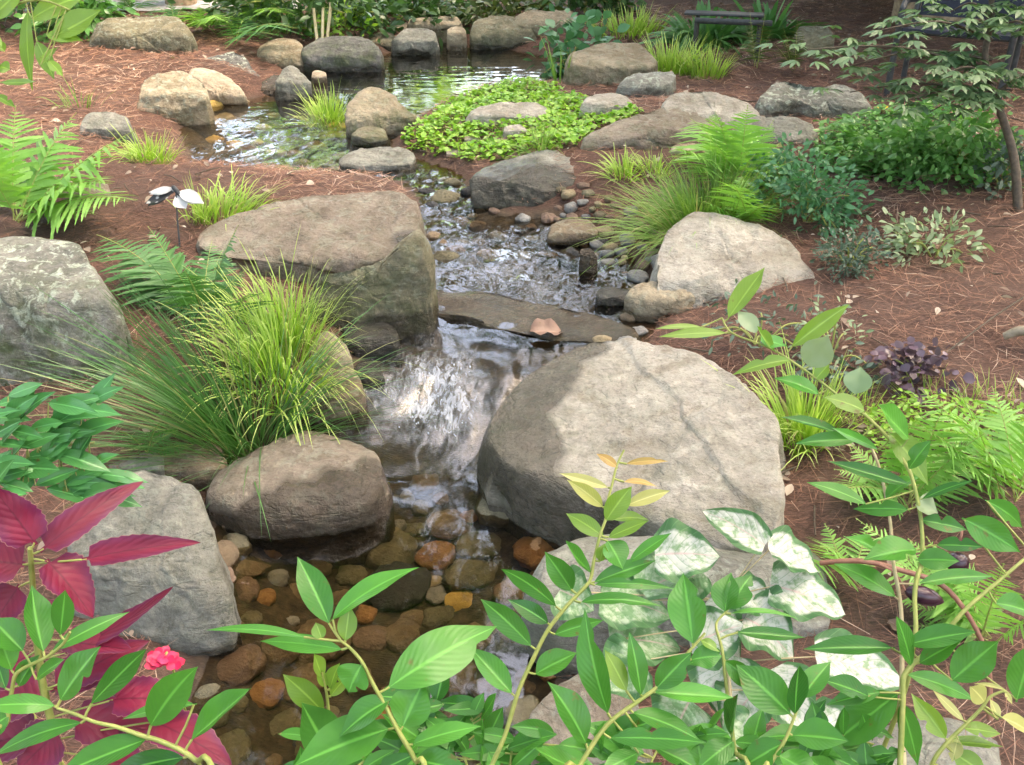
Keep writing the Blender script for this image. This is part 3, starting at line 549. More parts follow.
# ---------------------------------------------------------------- grass tufts
def tuft(name, label, bx, by, hpx, n, mat, spread=.5, droop=.45, wid=.004, cat='grass tuft', lean=(0, 0), rad=.05, group=None, lmin=.55, ns=7, y=None, extra=None):
    B = hit(bx, by, gz); dp = dep(B); L0 = hpx*dp/FPX*1.12
    r_ = np.random.default_rng(int(bx*13+by)); a = r_.random(n)*2*np.pi; q = r_.random(n)**.6
    o = B+np.stack([np.cos(a)*q*rad, np.sin(a)*q*rad, np.full(n, -.01)], -1); o[:, 2] = gz(o[:, 0], o[:, 1])-.01
    tl = spread*q*(.6+.7*r_.random(n)); az = a+r_.normal(0, .5, n)
    d = np.stack([np.cos(az)*np.sin(tl)+lean[0], np.sin(az)*np.sin(tl)+lean[1], np.cos(tl)], -1)
    L = L0*(lmin+(1.12-lmin)*r_.random(n)); acc = Acc()
    leaves(acc, o, d, np.stack([-np.sin(az), np.cos(az), .2+0*az], -1)*.5+norm(np.stack([-np.cos(az), -np.sin(az), .6+0*az], -1)), L, np.maximum(wid, .0011*dp)*(.7+.6*r_.random(n)), droop*(.4+1.1*r_.random(n)), .25, 'blade', ns, 2, rnd=r_.random(n))
    return tag(acc.build(name, LM[mat], origin=B), label, cat, group)
G1 = 'grass tufts beside the stream'
tuft('grass_tuft', 'tall lime yellow grass fountain in front of the mauve slab', 282, 380, 132, 400, 'lime', .72, .62, .0062, rad=.11, group=G1)
tuft('grass_tuft', 'upright lime grass rising behind the tall lime grass fountain', 290, 340, 118, 210, 'lime', .60, .55, .006, rad=.10, group=G1)
tuft('grass_tuft', 'dark green wispy sedge sprawling over the wet bank', 236, 446, 210, 460, 'sedge', .95, .28, .0046, lean=(-.55, -.10), rad=.09, group=G1)
tuft('grass_tuft', 'thin dark sedge blades reaching over the waterfall', 275, 444, 200, 80, 'sedge', .7, .4, .0046, lean=(.75, .15), rad=.05, group=G1)
tuft('grass_tuft', 'small lime tuft on bare mulch by the upper stream at left', 152, 163, 52, 180, 'lime', .7, .5, .007, rad=.09, group=G1)
tuft('grass_tuft', 'wide lime grass drooping over the back of the mauve slab', 232, 218, 55, 260, 'lime', .8, .6, .007, lean=(.35, .05), rad=.13, group=G1)
tuft('grass_tuft', 'thin upright lime grass next to the butterfly ornament', 200, 222, 50, 70, 'lime', .45, .35, .004, rad=.05, group=G1)
tuft('grass_tuft', 'bright lime tuft growing on the mulch islet in the stream', 330, 119, 48, 230, 'lime', .75, .45, .007, rad=.12, group=G1)
tuft('grass_tuft', 'green striped tuft in front of the long flat stone', 541, 152, 42, 120, 'grass', .75, .6, .004, rad=.07, group=G1)
tuft('grass_tuft', 'big wispy green grass arching over the gravel bar', 690, 232, 100, 620, 'grass', 1.05, .5, .0045, lean=(-.25, 0), rad=.13, group=G1)
tuft('grass_tuft', 'wispy green grass leaning right behind the pale boulder', 722, 215, 90, 340, 'grass', .9, .5, .0045, lean=(.2, 0), rad=.13, group=G1)
tuft('grass_tuft', 'lime tuft in front of the long tan slab', 625, 175, 40, 110, 'lime', .9, .45, .007, rad=.07, group=G1)
tuft('grass_tuft', 'short lime tuft on red mulch beside the tan slab', 655, 172, 34, 70, 'lime', .8, .45, .007, rad=.07, group=G1)
tuft('grass_tuft', 'tall lime grass behind the grey lichen rock near the pool', 672, 72, 50, 320, 'lime', .6, .45, .008, rad=.16, group=G1)
tuft('grass_tuft', 'lime grass just in front of the patio table legs', 706, 76, 42, 180, 'lime', .5, .35, .008, rad=.12, group=G1)
tuft('grass_tuft', 'far lime grass clump above the flat topped tan boulder', 630, 34, 36, 280, 'lime', .7, .4, .010, rad=.25, group=G1)
tuft('grass_tuft', 'iris like upright blades standing in the pool', 560, 84, 62, 14, 'grass', .3, .25, .010, rad=.05, group=G1)
tuft('grass_tuft', 'lime green tuft tucked beside the right edge of the pale slab', 800, 440, 115, 300, 'lime', .7, .5, .0055, lean=(-.1, 0), rad=.09, group=G1)
tuft('grass_tuft', 'small lime tuft at the foot of the purple plant', 862, 415, 50, 70, 'lime', .6, .4, .003, rad=.07, group=G1)
tuft('grass_tuft', 'fine yellow green grass in the mulch right of the purple plant', 950, 410, 40, 70, 'lime', .7, .4, .003, rad=.12, group=G1)
tuft('grass_tuft', 'fine yellow green grass at the right edge of the mulch', 1005, 415, 40, 70, 'lime', .7, .4, .003, rad=.12, group=G1)
tuft('grass_tuft', 'thin dry grass blades beside the far left bank fern', 80, 108, 40, 26, 'grass', .8, .5, .004, rad=.1, group=G1)
# ---------------------------------------------------------------- ferns
def frond(acc, sacc, o, d, L, droop, npair=18, wid=.34, bip=True, up=Zv, rnd=.5):
    o = np.asarray(o, float); d = norm(np.asarray(d, float)); t = np.linspace(0, 1, 14)
    r = o+d*L*t[:, None]+np.array([0, 0, -1.])*droop*L*(t*t)[:, None]
    tube(sacc, r, np.linspace(.0022, .0008, 14)*max(1, L*2.2), 4, (.5, 0, .3))
    tp = np.repeat(np.linspace(.16, .985, npair), 2); sg = np.tile([1, -1], npair)
    p = np.stack([np.interp(tp, t, r[:, k]) for k in range(3)], -1); tg = norm(np.stack([np.interp(tp, t, np.gradient(r[:, k], t)) for k in range(3)], -1))
    sd = norm(np.cross(tg, up)); nn = norm(np.cross(sd, tg)); pl = L*wid*np.sin(np.pi*np.clip((tp+.06), 0, 1)**.75)**.9*(.9+.2*rng.random(len(tp)))+.004
    pd = norm(sd*sg[:, None]*.88+tg*.45-nn*.22*rng.random((len(tp), 1))+rng.normal(0, .10, (len(tp), 3))); pl = pl*rng.uniform(.78, 1.08, len(tp))
    if not bip:
        leaves(acc, p, pd, nn+rng.normal(0, .12, nn.shape), pl, pl*.16+.003, .15, .12, 'lobed', 14, 3, rnd=np.clip(rnd+rng.normal(0, .15, len(tp)), 0, 1)); return
    m = 9; u = np.linspace(.08, .96, m); O = (p[:, None]+pd[:, None]*(pl[:, None]*u)[..., None]-Zv*(.12*pl[:, None]*u*u)[..., None])
    ps = norm(np.cross(pd, nn)); l2 = pl[:, None]*.20*(1-u*.75)+.002
    for s2 in (1, -1):
        dd = norm(ps[:, None]*s2*.9+pd[:, None]*.55)+0*O
        leaves(acc, O.reshape(-1, 3), dd.reshape(-1, 3), np.repeat(nn, m, 0)+rng.normal(0, .15, (len(p)*m, 3)), l2.ravel(), l2.ravel()*.62+.001, .1, .1, 'round', 2, 2, rnd=np.clip(rnd+rng.normal(0, .12, len(p)*m), 0, 1))
def fern(label, bx, by, tips, mat='fern', bip=True, npair=18, wid=.34, droop=.30, y=None, group='ferns in the garden bed', lift=0., dd=0.):
    B = hit(bx, by, gz) if y is None else CAM+ray(bx, by)*(y/ray(bx, by)[1]); dp = dep(B); th = thing('fern', label, 'fern', B, group); acc, sacc = Acc(), Acc()
    r_ = np.random.default_rng(int(bx+by*3))
    for tx, ty in tips:
        T = at(tx, ty, dp*(1+r_.uniform(-.10, .08)-dd)); v = T-B; L = np.linalg.norm(v)
        dp_ = droop*r_.uniform(.55, 1.4); d0 = v/L+Zv*dp_; frond(acc, sacc, B+r_.normal(0, .012, 3)*[1, 1, 0], norm(d0), L*np.linalg.norm(d0), dp_/np.linalg.norm(d0), npair, wid, bip, rnd=r_.uniform(.25, .75))
    acc.build('fronds', LM[mat], th); sacc.build('stalks', STEM['green'], th); return th
fern('large bright green fern at the left edge', 18, 222, [(76,112),(135,130),(104,152),(20,105),(-30,150),(118,182),(138,200),(-20,120),(92,215),(5,150),(55,140),(60,180)], 'fern', False, npair=22, wid=.34, droop=.30)
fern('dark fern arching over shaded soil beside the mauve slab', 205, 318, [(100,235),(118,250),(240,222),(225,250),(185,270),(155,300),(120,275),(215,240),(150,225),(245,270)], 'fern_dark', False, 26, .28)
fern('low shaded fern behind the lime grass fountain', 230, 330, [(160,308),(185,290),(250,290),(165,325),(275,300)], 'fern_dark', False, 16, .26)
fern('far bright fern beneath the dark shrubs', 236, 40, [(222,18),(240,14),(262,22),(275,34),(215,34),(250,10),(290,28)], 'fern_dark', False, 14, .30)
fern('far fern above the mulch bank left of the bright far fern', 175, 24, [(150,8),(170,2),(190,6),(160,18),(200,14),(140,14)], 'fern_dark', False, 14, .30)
fern('feathery bright green fern right of the tan slab', 735, 190, [(690,118),(715,112),(745,105),(770,120),(705,140),(780,140),(750,125),(725,130),(680,150),(795,160),(690,165)], 'fern', False, 25, .32)
fern('short feathery fern beside the big wispy grass', 740, 225, [(755,215),(700,200),(775,190),(720,180),(765,205),(740,175)], 'fern', False, 22, .32)
fern('fern fanning over mulch at lower right', 905, 505, [(830,470),(850,440),(880,420),(940,410),(985,430),(1010,455),(820,500),(1000,490),(945,445),(830,525),(900,420),(970,520)], 'fern', False, 22, .27)
fern('fern with long pale fronds at the right edge', 1010, 500, [(960,380),(985,390),(1040,410),(935,430),(950,465),(1060,450),(925,392),(975,450),(1000,400)], 'fern', False, 22, .25)
fern('fern spreading beneath the purple fruits', 985, 640, [(905,540),(880,560),(930,530),(1010,560),(1040,600),(890,600),(960,550),(905,625),(1000,600),(860,520)], 'fern', False, 22, .25)
fern('small fern on the bare mulch right of the pale slab', 850, 575, [(815,545),(830,525),(870,520),(885,560),(805,570),(840,595)], 'fern', False, 15, .28)
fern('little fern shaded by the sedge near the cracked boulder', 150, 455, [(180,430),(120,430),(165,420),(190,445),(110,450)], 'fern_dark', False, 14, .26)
fern('upright pale fern before the patio table', 757, 68, [(752,10),(765,14),(745,25),(772,30)], 'olive', False, 16, .18, .1)
fern('upright pale fern beside the blocky tan stone', 792, 70, [(780,25),(795,20),(805,35),(785,40),(775,45)], 'olive', False, 16, .18, .1)
# ---------------------------------------------------------------- leafy plants and bushes
def bush(name, label, bx, by, wpx, hpx, n, mat, leaf=.035, cat='shrub', y=None, depth=.8, prof='ellip', group=None, ratio=.45, flat=.5, stems=7, nc=3, ns=4, stemmat='green', droop=.2):
    B = hit(bx, by, gz) if y is None else CAM+ray(bx, by)*(y/ray(bx, by)[1]); dp = dep(B); a = wpx/2*dp/FPX; h = hpx*dp/FPX*1.02; b_ = a*depth
    r_ = np.random.default_rng(int(bx*7+by)); th = thing(name, label, cat, B, group)
    ncl = max(6, stems*3); cl = norm(r_.normal(size=(ncl, 3))); cl[:, 2] = np.abs(cl[:, 2]); cl *= r_.uniform(.5, .95, (ncl, 1))
    k = r_.integers(0, ncl, n); off = r_.normal(0, .20, (n, 3)); u = cl[k]+off
    P = B+u*[a, b_, h*.92]+[0, 0, h*.06]; P[:, 2] = np.maximum(P[:, 2], gz(P[:, 0], P[:, 1])+.01)
    out = norm(u*[1, 1, .7]+r_.normal(0, .45, (n, 3))); nn = norm(Zv*flat+r_.normal(0, .35, (n, 3))+out*.2)
    acc, sa = Acc(), Acc(); L = leaf*r_.uniform(.6, 1.25, n); leaves(acc, P, out, nn, L, L*ratio, droop, .15, prof, ns, nc, rnd=np.clip(.5+r_.normal(0, .22, n)+.25*u[:, 2]-.1, 0, 1))
    for q in cl[:max(stems, 5)]:
        e = B+q*[a, b_, h*.9]; m_ = (B+e)/2+[0, 0, .15*h]; tube(sa, spline([B+[0, 0, -.02], m_, e], 5), .0016+.0009*dp*.5, 4)
    acc.build('foliage', LM[mat], th); sa.build('stems', STEM[stemmat], th); return th
bush('broadleaf_plant', 'blue green broad leaved plant hanging over the pool', 572, 74, 92, 55, 260, 'bluegreen', .10, 'plant', ratio=.62)
bush('leafy_plant', 'blue green lacy plant at the edge of mulch below the big ferns', 805, 222, 100, 70, 1100, 'bluegreen', .036, 'plant')
bush('leafy_plant', 'deep green plant left of the lacy plant by wispy grass', 770, 190, 70, 55, 700, 'bluegreen', .036, 'plant')
bush('leafy_plant', 'mid green leafy plant beneath the small maple', 950, 172, 130, 62, 1300, 'cover', .042, 'plant', ratio=.6)
bush('leafy_plant', 'round leaved plant between the maple and low groundcover', 900, 172, 80, 50, 800, 'cover', .038, 'plant', ratio=.65)
bush('leafy_plant', 'small leaved plant low at the right edge below the maple', 1000, 190, 70, 46, 320, 'dusty', .04, 'plant')
bush('small_shrub', 'cream variegated shrub alone on the bare mulch', 935, 258, 100, 46, 330, 'silver', .042, 'shrub', ratio=.4)
bush('small_shrub', 'dusty blue green cushion shrub beside the pale boulder', 848, 268, 70, 38, 900, 'dusty', .022, 'shrub')
bush('heuchera', 'purple leaved plant with frosted leaves on the mulch', 912, 385, 80, 38, 190, 'purple', .030, 'plant', prof='round', ratio=.95, flat=.8)
bush('leafy_plant', 'small silvery plant left of the purple leaved plant', 835, 385, 90, 36, 160, 'dusty', .035, 'plant')
bush('small_plant', 'tiny variegated plant below the lime grass by the table', 702, 74, 26, 18, 60, 'silver', .045, 'plant')
bush('leafy_plant', 'bright yellow green plant at the foot of the dark far shrubs', 345, 30, 70, 22, 240, 'creeper', .07, 'plant')
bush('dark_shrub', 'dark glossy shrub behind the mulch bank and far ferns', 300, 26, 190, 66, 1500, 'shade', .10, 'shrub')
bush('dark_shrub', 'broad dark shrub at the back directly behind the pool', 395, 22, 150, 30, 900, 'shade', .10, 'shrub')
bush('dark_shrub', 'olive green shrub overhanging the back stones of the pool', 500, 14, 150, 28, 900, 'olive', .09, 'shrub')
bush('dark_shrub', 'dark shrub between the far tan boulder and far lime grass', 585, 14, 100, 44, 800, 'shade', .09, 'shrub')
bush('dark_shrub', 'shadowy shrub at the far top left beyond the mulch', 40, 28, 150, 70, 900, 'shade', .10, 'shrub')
bush('feathery_twigs', 'thin feathery grey green twigs springing before the pale boulder', 760, 345, 130, 62, 150, 'dusty', .03, 'plant', ratio=.35)
bush('feathery_twigs', 'sparse feathery twigs between the lime tuft and bare mulch', 830, 360, 90, 56, 110, 'silver', .026, 'plant', ratio=.35)
bush('dark_shrub', 'leafy green shrub crowding the top left corner behind the hanging leaves', 70, 34, 110, 60, 700, 'cover', .08, 'shrub')
fern('bright fern among the far shrubs above the mulch bank', 205, 30, [(180,12),(200,6),(225,10),(190,20),(215,22),(235,20)], 'fern', False, 18, .30)
bush('leafy_plant', 'low bright plant in front of the far dark shrub', 285, 34, 70, 20, 260, 'cover', .06, 'plant')
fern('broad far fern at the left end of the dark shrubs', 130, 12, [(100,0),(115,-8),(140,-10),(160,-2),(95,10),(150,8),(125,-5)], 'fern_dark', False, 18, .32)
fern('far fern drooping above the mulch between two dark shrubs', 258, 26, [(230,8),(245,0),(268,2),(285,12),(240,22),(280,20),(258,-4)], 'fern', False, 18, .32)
# groundcovers that cannot be counted
def cover(name, poly, n, mat, leaf, h=.05, prof='round', ratio=.85, label=None, skip=(0, -9, 1, 1)):
    Q = np.array(poly, float); W = hit(Q[:, 0], Q[:, 1], gz)[:, :2]; lo, hi = W.min(0), W.max(0)
    p = lo+(hi-lo)*rng.random((n*4, 2)); s_ = sd_poly(p, W); cl = pnoise(np.concatenate([p*7, p[:, :1]*0+3], 1)); p = p[(s_ < .04*cl) & (cl > -.55) & ((np.abs(p[:, 0]-skip[0])/skip[2])**2+(np.abs(p[:, 1]-skip[1])/skip[3])**2 > 1)][:n]; m_ = len(p)
    z = gz(p[:, 0], p[:, 1]); z = np.where(gsd(p[:, 0], p[:, 1]) < 0, np.maximum(z, wlev(p[:, 1])), z)+h*rng.random(m_)*(1.1+.8*pnoise(np.concatenate([p*5, p[:, :1]*0], 1)))
    az = rng.random(m_)*2*np.pi; d = np.stack([np.cos(az), np.sin(az), rng.normal(.15, .3, m_)], -1); nn = norm(Zv+rng.normal(0, .4, (m_, 3))); acc = Acc(); L = leaf*rng.uniform(.4, 1.6, m_)
    leaves(acc, np.concatenate([p, z[:, None]], 1), d, nn, L, L*ratio, .15, .12, prof, 3, 3, rnd=np.clip(.5+.35*pnoise(np.concatenate([p*4, p[:, :1]*0+8], 1))+rng.normal(0, .2, m_), 0, 1))
    return tag(acc.build(name, LM[mat]), label, 'groundcover', kind='stuff')
cover('creeping_groundcover', [(398,146),(418,128),(446,108),(482,92),(535,84),(570,98),(600,110),(640,112),(632,122),(600,128),(575,150),(520,158),(470,160),(420,155)], 6800, 'creeper', .025, .035, label='bright yellow green creeping groundcover around the flat stones', skip=(*hit(506, 121, gz)[:2], .17, .10))
cover('leafy_groundcover', [(815,150),(850,130),(920,122),(960,140),(960,172),(900,182),(850,182),(815,172)], 3400, 'cover', .035, .11, 'ellip', .5, 'fine green groundcover on the mulch below the lichen boulder')
cover('leafy_groundcover', [(850,420),(900,405),(960,412),(1030,415),(1030,470),(960,480),(880,470)], 1300, 'creeper', .018, .05, 'ellip', .45, 'sparse yellow green sprouts in the mulch at right')
# ---------------------------------------------------------------- leafy shoots of the shrubs nearest the camera
def shoot(label, stem, sets, d0, d1, r=.0023, stemmat='green', name='leafy_shoot', cat='shrub shoot', group=None, ground=True, seed=1, facing=.55, flatz=.5, prof='ellip', wave=.02, wmul=1.0, dmul=1.):
    S = np.array(stem, float); u = np.linspace(0, 1, len(S)); D = d0+(d1-d0)*u; P = at(S[:, 0], S[:, 1], D)
    if ground:
        b = P[0].copy(); g = gz(b[0], b[1])
        if b[2] > g+.05:
            f = P[0]+(P[0]-P[1])*.25; q = np.array([f[0]*.9, f[1]+.04, g-.03]); P = np.concatenate([[q, (q*.55+P[0]*.45)], P])
    C_ = spline(P, 6); th = thing(name, label, cat, C_[0], group); sa = Acc()
    tube(sa, C_, np.linspace(r*1.15, r*.45, len(C_)), 6); r_ = np.random.default_rng(seed)
    SP = np.array([((C_-CAM)@RIGHT/((C_-CAM)@FWD)*FPX+PCX), (PCY-(C_-CAM)@UP/((C_-CAM)@FWD)*FPX)]).T
    for nm, mat, LV in sets:
        acc = Acc(); o, d, n, L, W, dr = [], [], [], [], [], []
        for bx, by, tx, ty, w in LV:
            i = np.argmin(np.hypot(SP[:, 0]-bx, SP[:, 1]-by)); dp = dep(C_[i]); b = at(bx, by, dp); off = np.hypot(tx-bx, ty-by)*dp/FPX
            t = at(tx, ty, dp+off*r_.uniform(-.55, .35)); v = t-b; l = np.linalg.norm(v); dr_ = r_.uniform(.06, .20)*dmul
            tube(sa, np.stack([C_[i], (C_[i]+b)/2, b+v*.04]), .0011, 4)
            o.append(b); d.append(v/l+Zv*dr_); L.append(l); W.append(w*wmul*dp/FPX); dr.append(dr_)
            tc = norm(CAM-b); n.append(tc*facing+Zv*flatz+r_.normal(0, .22, 3))
        o = np.array(o); d = np.array(d); dl = np.linalg.norm(d, axis=1)
        leaves(acc, o, d, np.array(n), np.array(L)*dl, np.array(W), np.array(dr)/dl, .22, prof, 33 if prof == 'coleus' else 22, 7, wave=wave, bite=.3 if prof == 'ellip' else 0, rnd=np.clip(r_.normal(.5, .25, len(o)), 0, 1))
        acc.build(nm, LM[mat], th)
    sa.build('stem', STEM[stemmat], th); return th
GS = 'leafy shrub shoots near the camera'
shoot('shoot arching across the lower left corner over the red leaves', [(225,800),(195,760),(165,743),(140,735),(117,727),(95,722),(75,714),(57,708)], [('leaves', 'laurel', [
 (57,706,-14,702,19),(59,702,101,646,34),(89,706,164,641,27),(197,704,120,717,20),(149,728,203,662,40),(85,722,-18,748,24),(150,738,56,778,32),(189,742,257,692,38),(187,757,100,778,30),(200,775,150,800,26)])], .72, .70, seed=3, group=GS)
shoot('upright sprig with broad leaves at the far lower left', [(5,780),(8,720),(12,690),(18,672),(45,658),(62,645),(70,632)], [('leaves', 'laurel', [
 (44,654,26,589,36),(60,637,70,583,25),(50,652,126,611,15),(12,672,-6,618,30),(24,652,-10,622,28),(18,687,38,655,20),(35,680,67,660,24),(6,690,-8,648,22),(10,715,-20,735,26)])], .78, .74, seed=4, group=GS)
shoot('shoot with a bitten big leaf left of centre', [(430,800),(415,760),(399,732),(385,705),(372,682),(362,662),(350,648),(341,641)], [('leaves', 'laurel', [
 (330,626,298,556,34),(330,622,402,560,27),(308,638,206,620,15),(345,650,260,641,20),(362,664,347,693,34),(385,690,494,620,48),(402,728,424,680,42),(390,700,338,732,26),(392,728,293,770,48),(410,745,480,725,24),(414,760,470,775,30)]), ('young_leaves', 'laurel_young', [(345,642,350,606,22),(322,640,316,622,14)])], .74, .72, seed=5, group=GS)
shoot('small sprig with a pale bitten leaf over the water', [(345,790),(331,735),(328,705),(326,690),(322,672)], [('leaves', 'laurel_young', [(325,714,283,672,23),(323,678,311,653,16),(330,690,338,664,15),(330,697,350,674,15),(326,688,318,668,12)]), ('lower_leaves', 'laurel', [(342,775,292,700,48),(278,734,322,738,12)])], .82, .80, .0022, seed=6, group=GS)
shoot('tall shoot with bronze tip leaves against the pale slab', [(470,820),(492,765),(505,735),(519,690),(535,655),(548,630),(565,608),(580,592),(590,580),(594,560),(600,535),(606,518),(608,500),(612,485),(617,465),(624,450)], [('leaves', 'laurel', [
 (533,648,477,597,25),(513,695,469,648,26),(549,624,512,600,19),(558,608,499,563,18),(572,591,545,552,22),(534,675,578,653,23),(553,635,604,620,18),(578,603,652,592,14),(592,585,668,585,11),(592,583,656,561,18),(628,563,673,534,16),(592,573,551,547,17),(573,592,549,557,21),(607,540,624,568,28)]),
 ('young_leaves', 'laurel_young', [(605,538,566,513,21),(607,538,650,521,14),(605,522,632,486,19),(600,562,604,545,14),(612,520,649,515,13)]), ('pale_leaves', 'laurel_pale', [(604,508,567,480,15),(610,488,559,476,11),(625,506,670,491,13)]), ('bronze_leaves', 'laurel_orange', [(623,482,654,478,9),(618,468,599,453,10),(625,464,668,461,7)])], .84, .90, seed=7, group=GS)
shoot('shoot bearing a big leaf over the tan grey near rock', [(560,800),(580,765),(607,725),(640,700),(657,687),(675,667),(693,647),(705,633)], [('leaves', 'laurel', [
 (609,716,572,631,35),(587,746,555,682,34),(590,772,525,760,24),(641,697,633,634,24),(652,692,730,702,20),(607,738,706,742,22),(630,712,707,734,26),(655,690,692,652,28),(693,646,683,573,34),(690,660,722,656,20),(640,752,600,775,24),(650,745,700,770,28)]), ('young_leaves', 'laurel_young', [(627,692,605,650,19),(700,640,720,650,12)])], .76, .78, seed=8, group=GS)
shoot('shoot with a three pointed bitten leaf over white caladium', [(745,800),(735,750),(728,700),(722,650),(716,625),(725,613)], [('leaves', 'laurel', [(725,613,728,572,32),(727,611,752,574,24),(728,614,798,607,9),(735,632,802,642,15),(732,740,738,694,32),(722,650,690,668,20),(724,660,760,690,24),(735,740,700,765,24),(738,752,780,770,26)])], .80, .82, .0022, seed=9, group=GS)
shoot('short shoot with a broad dark leaf low over the caladium', [(755,800),(770,765),(785,740),(794,718),(800,700)], [('leaves', 'laurel', [(792,716,736,664,38),(795,716,795,660,26),(800,700,830,660,24),(785,742,740,770,28),(790,735,850,745,30),(778,755,820,780,28)])], .78, .78, .0024, seed=10, group=GS)
shoot('long shoot arching up and left above the pale slab', [(905,690),(915,590),(922,560),(921,520),(912,478),(903,460),(890,440),(866,416),(845,403),(829,388),(790,360),(765,346),(732,333),(722,318)], [('leaves', 'laurel', [
 (910,440,867,407,30),(913,486,824,467,19),(880,450,824,432,14),(868,505,808,481,17),(910,510,853,508,16),(919,520,967,530,19),(918,550,866,555,28),(935,545,985,550,20),(916,560,958,560,22),(820,395,778,374,19),(845,436,778,418,15),(860,440,795,443,17),(920,500,974,480,11),(908,470,930,440,22),(760,336,785,352,18)]),
 ('young_leaves', 'laurel_young', [(727,320,767,271,21),(728,333,658,343,14),(703,327,654,330,6),(790,348,850,304,18),(792,360,738,366,13),(866,412,830,393,21),(888,432,931,478,30),(815,380,829,364,15),(775,352,750,328,16)]), ('pale_leaves', 'silver', [(757,334,740,309,19),(808,368,829,334,34),(855,395,861,367,24),(915,505,938,513,28)])], 1.02, 1.22, .0026, seed=11, group=GS, facing=.4, flatz=.6)
shoot('thick yellow green stem slanting to the right edge', [(896,820),(900,765),(903,700),(906,672),(935,645),(965,610),(1000,580),(1035,550)], [('leaves', 'laurel', [
 (912,668,896,616,28),(905,645,978,634,28),(918,664,962,641,24),(950,682,1000,642,38),(905,674,977,701,20),(900,692,830,752,40),(900,700,919,768,22),(895,648,803,649,21),(870,697,822,680,22),(882,692,826,706,18),(994,603,1036,612,24),(1016,702,1034,638,32),(985,500,1032,530,22),(962,518,1018,551,26)])], .92, .96, .0036, seed=12, group=GS)
shoot('thin upright yellow stem beside the thick slanting stem', [(895,820),(901,720),(902,675),(901,610),(893,560),(890,520),(880,470),(868,440)], [('leaves', 'laurel', [(897,598,836,562,22),(916,584,994,577,17),(893,560,850,535,18),(885,500,915,470,16)])], 1.0, 1.15, .0034, 'tan', seed=13, group=GS)
shoot('pale yellow sprig in the lower right corner', [(925,800),(932,765),(945,745),(965,725),(980,710),(990,697),(1003,691)], [('young_leaves', 'laurel_young', [(947,740,912,696,22),(962,728,1000,736,19),(950,742,1003,746,24),(952,752,985,775,24)]), ('pale_leaves', 'laurel_pale', [(965,722,931,690,11),(985,703,969,686,19),(1000,717,1042,736,20),(998,720,992,699,13),(958,738,952,762,15),(1004,690,975,682,5),(1005,692,1012,705,5)])], .84, .82, .0024, seed=14, group=GS)
# a low thicket of the same shrub between the shoots
def thicket(label, box, n, d, seed):
    r_ = np.random.default_rng(seed); x0, y0, x1, y1 = box
    st = [((x0+x1)/2, y1+50), ((x0+x1)/2+r_.uniform(-20, 20), (y0+y1)/2+25), ((x0+x1)/2+r_.uniform(-25, 25), y0+12)]; L = []
    for i in range(n):
        bx, by = r_.uniform(x0, x1), r_.uniform(y0, y1); a = r_.uniform(-.6, np.pi+.6); l = r_.uniform(34, 66)
        L.append((bx, by, bx+l*np.cos(a), by-l*.75*np.sin(a), l*r_.uniform(.32, .42)))
    shoot(label, st, [('leaves', 'laurel', L)], d, d+.05, .0024, seed=seed, group=GS)
thicket('low cluster of small leaves between the bitten leaf and the tall shoot', (405, 700, 500, 790), 34, .92, 31)
thicket('dim low leaves beneath the shoot over the near rock', (590, 735, 720, 800), 26, .90, 32)
thicket('leaves filling the bottom edge right of the caladium', (800, 720, 880, 800), 22, .90, 33)
thicket('low leaves beneath the shoot with the big bitten leaf', (300, 745, 400, 800), 16, .86, 34)
# the glossy dark shrub at the left edge
def clump(label, box, n, d0, mat, seed, ln=(32, 62), name='glossy_shrub', cat='shrub', ang=(-.5, 1.2)):
    r_ = np.random.default_rng(seed); x0, y0, x1, y1 = box; L = []
    for i in range(n):
        bx, by = r_.uniform(x0, x1), r_.uniform(y0, y1); a = r_.uniform(*ang); l = r_.uniform(*ln)
        L.append((bx, by, bx+l*np.cos(a), by-l*.7*np.sin(a), l*r_.uniform(.28, .38)))
    shoot(label, [(x0-40, y1+60), (x0, (y0+y1)/2+10), ((x0+x1)/2, (y0+y1)/2), (x1, (y0+y1)/2-5)], [('leaves', mat, L)], d0, d0+.1, .003, seed=seed, name=name, cat=cat)
LM['glossy'] = leaf_mat('glossy_dark_leaf', (.035, .17, .045), (.10, .38, .10), rough=.26, trans=.2)
clump('dark glossy leaves at the left edge below the lichen boulder', (-20, 395, 95, 500), 60, 1.55, 'glossy', 41)
# overhanging bright leaves at the top left
shoot('bright lobed leaves hanging in at the top left corner', [(-120,330),(-70,150),(-30,40),(10,8),(40,0),(70,10)], [('leaves', 'laurel_young', [
 (28,10,24,88,26),(36,40,55,80,14),(30,20,85,-6,34),(50,38,108,18,24),(45,35,84,42,16),(5,52,-6,42,12),(40,66,56,45,12),(48,60,64,78,9),(0,82,42,90,11),(-5,95,18,112,10),(0,62,-12,72,14),(10,70,-2,66,14),(-10,20,30,-10,34),(0,35,-20,60,24)])], 1.9, 1.75, .004, seed=21, name='overhanging_branch', cat='branch')
# ---------------------------------------------------------------- coleus
shoot('magenta red coleus with pointed serrated leaves in the lower left', [(70,830),(55,740),(42,680),(35,620),(32,575),(30,548)], [('leaves', 'coleus', [
 (36,545,-8,485,52),(40,552,140,480,30),(46,560,98,612,58),(82,560,200,542,34),(25,565,-30,560,50),(20,585,-12,640,46),(34,600,40,640,46),(60,655,200,607,26),(60,640,132,655,46),(50,690,140,670,60),(45,700,-20,700,60),(70,720,170,735,60),(60,730,20,770,60),(110,700,190,700,50),(150,720,232,765,46),(40,735,-30,750,60),(30,655,-30,690,50),(70,680,140,640,40),(85,755,150,775,56)])], .98, .86, .005, 'green', 'coleus', 'plant', seed=22, facing=.5, flatz=.6, prof='coleus', wave=.03)
